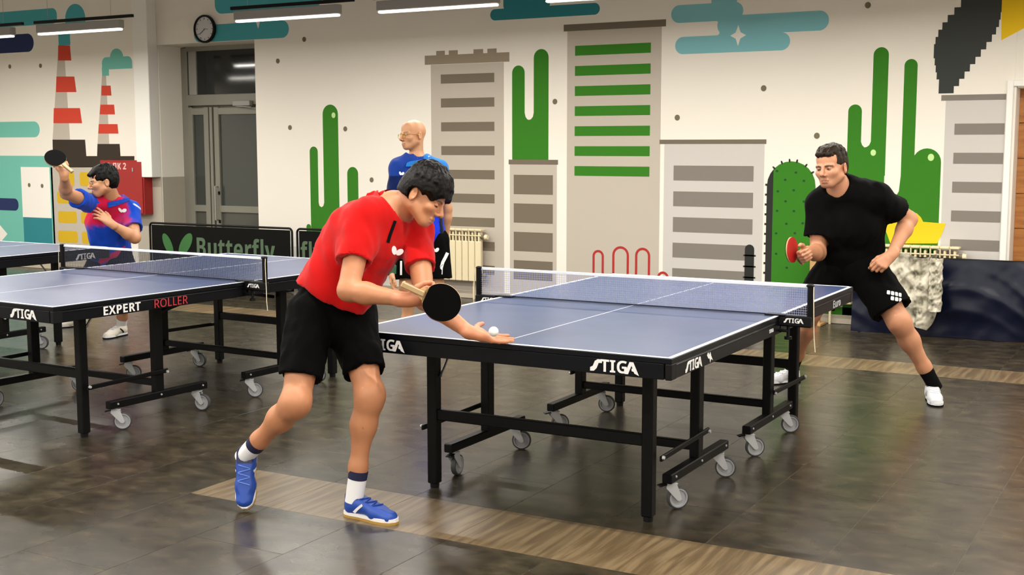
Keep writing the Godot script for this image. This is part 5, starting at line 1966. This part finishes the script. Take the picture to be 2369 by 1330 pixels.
func coach() -> Dictionary:
	var j := {pel = V(-2.867, 0.86, -2.407), chest = V(-2.911, 1.20, -2.436), neck = V(-2.945, 1.445, -2.46), rsh = V(-3.02, 1.385, -2.33), lsh = V(-2.83, 1.375, -2.60), rel = V(-2.999, 1.06, -2.24), rwr = V(-2.936, 0.575, -2.104) + V(0.0, 0.26, 0.0), lel = V(-2.79, 1.06, -2.66), lwr = V(-2.82, 0.82, -2.68),
		rhip = V(-2.926, 0.80, -2.342), lhip = V(-2.797, 0.80, -2.484), rkn = V(-2.915, 0.47, -2.29), rank = V(-2.95, 0.105, -2.29), lkn = V(-2.775, 0.47, -2.46), lank = V(-2.765, 0.105, -2.47), waist = V(-2.87, 0.92, -2.405)}
	j.rwr = V(-2.95, 0.60, -2.11)
	j.rel = V(-3.0, 0.98, -2.2)
	var r := j.duplicate()
	r.label = "bald older man with glasses in blue sports shirt standing with arms down"
	var skin := lin(200, 146, 108)
	var ht := look(V(-2.958, 1.635, -2.443), dirv(-0.8, -0.03, 0.6), dirv(0.02, 1, 0.0))
	r.ht = ht
	r.hs = 1.0
	var ps := []
	torso_prims(ps, j, -0.004, 1.05)
	ps.append(cone(j.rhip, j.lhip, 0.1, 0.1, 0.04))
	ps.append(cone(j.neck - V(0, 0.04, 0), ht * V(0, -0.04, -0.03), 0.058, 0.052, 0.03))
	arm_prims(ps, j.rsh, j.rel, j.rwr)
	arm_prims(ps, j.lsh, j.lel, j.lwr)
	leg_prims(ps, j.rhip, j.rkn, j.rank, V(-0.6, 0, 0.8))
	leg_prims(ps, j.lhip, j.lkn, j.lank, V(-0.6, 0, 0.8))
	r.body = job(ps, 0.013, flat_color(skin))
	var hp := head_prims(ht, r.hs, {jaw = 1.0})
	hp.append(cone(ht * V(0, -0.04, -0.03), j.neck, 0.052, 0.056, 0.03))
	r.head = job(hp, 0.0048, face_color(ht, r.hs, skin, lin(120, 100, 80), {beard = 0.08}))
	var hn := []
	hand_prims(hn, frame(j.rwr, V(0.05, -1, 0.1), V(0.8, 0, -0.5), false), [0.35, 0.4, 0.45, 0.5], [V(0.6, 0.8, 0.3), V(0.2, 1, 0.3), V(0, 1, 0.3)], 1.0)
	hand_prims(hn, frame(j.lwr, V(-0.05, -1, 0.1), V(-0.8, 0, 0.5), true), [0.35, 0.4, 0.45, 0.5], [V(0.6, 0.8, 0.3), V(0.2, 1, 0.3), V(0, 1, 0.3)], 1.0)
	r.hands = job(hn, 0.005, flat_color(skin))
	var sp := []
	torso_prims(sp, j, 0.018, 1.06)
	sp.append(cone(j.pel, j.pel - V(0, 0.04, 0), 0.135, 0.135, 0.05, j.lsh - j.rsh, 1.3))
	sleeve(sp, j.rsh, j.rel, 0.62, 0.068, 0.078)
	sleeve(sp, j.lsh, j.lel, 0.62, 0.068, 0.078)
	sp.append(cut(V(0, 0.775, 0), Vector3.DOWN))
	sp.append(less(cone(j.neck + V(0, 0.14, 0), j.neck - V(0, 0.03, 0), 0.1, 0.068, 0.03, Vector3.ZERO, 1.0, true), 0.01))
	var o: Vector3 = j.chest
	var w: Vector3 = (j.lsh - j.rsh).normalized()
	var col := func(p: Vector3) -> Color:
		var u := (p - o).dot(w)
		var c := lin(22, 56, 140)
		if p.y > 1.37 and u > 0.02:
			c = lin(36, 112, 190)
		elif u < -0.1 and p.y < 1.33:
			c = lin(12, 26, 74)
		elif p.y < 1.15 and absf(u - 0.145) < 0.022:
			c = lin(9, 14, 34)
		elif p.y < 1.12:
			c = lin(20, 50, 205)
		return c
	r.shirt = job(sp, 0.0105, col, 0.01, V(8, 4, 8), Basis(), 31)
	r.collar_at = [j.neck + V(0, -0.012, 0), V(-0.02, 1, 0.02), dirv(-0.7, 0, 0.7), 0.062, rgb(36, 112, 190)]
	r.shorts = job(shorts_prims({waist = j.waist, rhip = j.rhip, lhip = j.lhip, rkn = j.rkn, lkn = j.lkn}, 0.85, 1.1, 0.03), 0.0105, flat_color(lin(7, 7, 8)), 0.008, V(9, 5, 9), Basis(), 32)
	return r

func blue_player() -> Dictionary:
	var j := {pel = V(-5.382, 0.627, -1.570), chest = V(-5.310, 0.937, -1.490), neck = V(-5.189, 1.125, -1.433), rsh = V(-5.266, 1.106, -1.271), lsh = V(-5.159, 1.042, -1.589), rel = V(-5.160, 1.198, -0.939), rwr = V(-4.996, 1.342, -0.785), lel = V(-4.997, 0.826, -1.466), lwr = V(-5.059, 0.946, -1.286),
		rhip = V(-5.435, 0.565, -1.509), lhip = V(-5.310, 0.563, -1.602), rkn = V(-5.558, 0.392, -1.475), rank = V(-6.01, 0.1, -1.785), lkn = V(-5.077, 0.374, -1.397), lank = V(-5.275, 0.1, -1.555), waist = V(-5.374, 0.699, -1.561)}
	var r := j.duplicate()
	r.label = "man with glasses in a blue and pink shirt raising a black racket"
	var skin := lin(190, 136, 100)
	var hair := lin(8, 7, 7)
	var ht := look(V(-5.162, 1.268, -1.317), dirv(-0.88, -0.12, 0.45), dirv(-0.05, 1, 0.05))
	r.ht = ht
	r.hs = 1.0
	var ps := []
	torso_prims(ps, j, -0.004, 0.95)
	ps.append(cone(j.rhip, j.lhip, 0.1, 0.1, 0.04))
	ps.append(cone(j.neck - V(0, 0.04, 0), ht * V(0, -0.04, -0.03), 0.06, 0.055, 0.03))
	arm_prims(ps, j.rsh, j.rel, j.rwr, 1.08)
	arm_prims(ps, j.lsh, j.lel, j.lwr, 1.05)
	leg_prims(ps, j.rhip, j.rkn, j.rank, V(-0.3, 0.2, 0.9).normalized())
	leg_prims(ps, j.lhip, j.lkn, j.lank, V(0.4, 0.2, 0.8).normalized())
	r.body = job(ps, 0.012, flat_color(skin))
	var hp := head_prims(ht, r.hs, {jaw = 1.06})
	hp.append(cone(ht * V(0, -0.04, -0.03), j.neck, 0.055, 0.06, 0.03))
	r.head = job(hp, 0.0048, face_color(ht, r.hs, skin, hair, {}))
	var hn := []
	hand_prims(hn, frame(j.rwr, dirv(0.0, 0.95, 0.1), dirv(-0.5, 0.1, -0.8), false), [0.95, 1.0, 1.05, 1.1], [V(0.6, 0.7, 0.5), V(0.2, 0.9, 0.4), V(-0.1, 1, 0.2)], 1.0)
	hn.append(cone(j.rwr.lerp(j.rel, 0.25), j.rwr, 0.031, 0.027, 0.02))
	hand_prims(hn, frame(j.lwr, dirv(-0.7, 0.6, 0.15), dirv(-0.5, -0.3, -0.8), true), [0.2, 0.3, 0.35, 0.4], [V(0.7, 0.7, 0.3), V(0.4, 0.9, 0.3), V(0.2, 1, 0.3)], 1.0, 0.8)
	hn.append(cone(j.lwr.lerp(j.lel, 0.25), j.lwr, 0.031, 0.027, 0.02))
	r.hands = job(hn, 0.005, flat_color(skin))
	r.hair = job(short_hair(ht, r.hs, {grow = 0.016, line = 0.06, strands = 16, locks = [[-0.04, 0.11, 0.03, -0.04, 0.07, 0.095, 0.026, 0.014], [0.0, 0.11, 0.04, 0.0, 0.07, 0.105, 0.026, 0.014], [0.04, 0.11, 0.03, 0.04, 0.07, 0.095, 0.026, 0.014]]}), 0.005, streaks(ht, hair, lin(20, 16, 14)), 0.004, V(110, 30, 30), ht.basis.inverse(), 7)
	var sp := []
	torso_prims(sp, j, 0.018, 0.96)
	sp.append(cone(j.pel + V(0, 0.04, 0), j.pel - V(0, 0.17, 0), 0.12, 0.138, 0.05, j.lsh - j.rsh, 1.3))
	sleeve(sp, j.rsh, j.rel, 0.55, 0.072, 0.078)
	sleeve(sp, j.lsh, j.lel, 0.66, 0.07, 0.078)
	sleeve_hole(sp, j.rsh, j.rel, 0.55, 0.055)
	sleeve_hole(sp, j.lsh, j.lel, 0.66, 0.055)
	sp.append(cut(V(0, 0.5, 0), Vector3.DOWN))
	sp.append(less(cone(j.neck + V(0, 0.14, 0), j.neck - V(0, 0.015, 0), 0.1, 0.066, 0.03, Vector3.ZERO, 1.0, true), 0.01))
	var o: Vector3 = j.chest
	var w: Vector3 = (j.lsh - j.rsh).normalized()
	var nn := FastNoiseLite.new()
	nn.seed = 2
	nn.frequency = 14.0
	var col := func(p: Vector3) -> Color:
		var u := (p - o).dot(w)
		var v := p.y - o.y
		var c := lin(18, 66, 178)
		var front := (p - o).dot(TO) > -0.06
		var rag := nn.get_noise_3dv(p) * 0.05
		var along: float = (p - j.rsh).dot((j.rel - j.rsh).normalized())
		if front and along < 0.03 + rag:
			var k := smoothstep(-0.035, 0.02, v + rag * 0.6 + 0.25 * maxf(-u - 0.1, 0.0)) * (1.0 - smoothstep(0.03, 0.11, u + 0.25 * v + rag))
			c = c.lerp(lin(200, 22, 52).lerp(lin(190, 84, 150), clampf(0.35 - v * 4.0 + u * 3.0 + rag * 6.0, 0.0, 1.0)), clampf(k, 0.0, 1.0) * 0.95)
			if absf(v + 0.27 - 0.55 * (u - 0.05)) < 0.03 and u > -0.03:
				c = lin(206, 34, 92)
		if u > 0.1 and absf(v - 0.14 + 0.6 * (u - 0.13)) < 0.008:
			c = lin(190, 200, 225)
		return c
	r.shirt = job(sp, 0.0095, col, 0.011, V(8, 4, 8), Basis(), 41)
	r.collar_at = [j.neck + V(0, -0.008, 0), V(0.0, 1, 0.05), dirv(-0.4, 0, 0.9), 0.064, rgb(24, 70, 170)]
	r.shorts = job(shorts_prims({waist = j.waist, rhip = j.rhip, lhip = j.lhip, rkn = j.rkn, lkn = j.lkn}, 0.75, 1.1, 0.02), 0.011, flat_color(lin(14, 16, 30)), 0.008, V(9, 5, 9), Basis(), 42)
	return r

# ------------------------------------------------------------------ rackets and ball
func racket(label: String, c: Vector3, handle: Vector3, normal: Vector3, front: Material, back: Material) -> void:
	var y := -handle.normalized()
	var z := (normal - y * normal.dot(y)).normalized()
	var t := thing("table_tennis_racket", label, "racket", c)
	t.transform = Transform3D(Basis(y.cross(z), y, z), c)
	var blade := PackedVector2Array()
	for i in 40:
		var a := TAU * i / 40.0
		blade.append(Vector2(sin(a) * 0.0755, cos(a) * 0.0795))
	var wood := sm(rgb(206, 170, 116), 0.5)
	var s := st()
	prism(s, blade, at(V(0, 0, -0.003)), 0.006)
	prism(s, poly([-0.014, -0.1, 0.014, -0.1, 0.03, -0.068, -0.03, -0.068]), at(V(0, 0, -0.003)), 0.006)
	part(s, "blade", wood, t)
	var rub := PackedVector2Array()
	for p in blade:
		rub.append(Vector2(p.x * 0.992, maxf(p.y * 0.992, -0.068)))
	s = st()
	prism(s, rub, at(V(0, 0, 0.003)), 0.004)
	part(s, "rubber", front, t)
	s = st()
	prism(s, rub, at(V(0, 0, -0.007)), 0.004)
	part(s, "rubber", back, t)
	s = st()
	for zz in [-0.0075, 0.0075]:
		box(s, at(V(0, -0.125, zz)), V(0.024, 0.1, 0.010), 0.0042)
	box(s, at(V(0, -0.168, 0)), V(0.028, 0.014, 0.024), 0.005)
	part(s, "handle", sm(rgb(186, 156, 114), 0.5), t)
	s = st()
	box(s, at(V(0, -0.12, 0)), V(0.0255, 0.11, 0.006), 0.001)
	part(s, "handle_core", sm(rgb(120, 90, 58), 0.5), t)

func held_things() -> void:
	var black_r := sm(rgb(5, 5, 6), 0.8, 0.0, 0.2)
	var red_r := sm(rgb(178, 26, 20), 0.5)
	racket("black faced racket held by the player in red", V(-0.131, 0.943, 1.580), dirv(-0.9, 0.42, 0.0), dirv(-0.12, -0.1, 0.98), black_r, red_r)
	racket("racket with red face toward the hall held by the man in black", V(0.364, 0.944, -1.493), dirv(0.5, -0.42, -0.68), dirv(0.8, 0.0, 0.6), red_r, black_r)
	racket("black faced racket raised overhead by the man in blue and pink", V(-4.978, 1.469, -0.696), dirv(0.78, -0.6, 0.15), dirv(0.35, 0.5, 0.78), black_r, red_r)
	var o := MeshInstance3D.new()
	o.name = "table_tennis_ball"
	var m := SphereMesh.new()
	m.radius = 0.02
	m.height = 0.04
	o.mesh = m
	o.material_override = sm(rgb(240, 240, 236), 0.45)
	add_child(o)
	o.position = V(0.040, 0.823, 1.465)
	tag(o, "white table tennis ball resting on the open palm of the player in red", "ball")
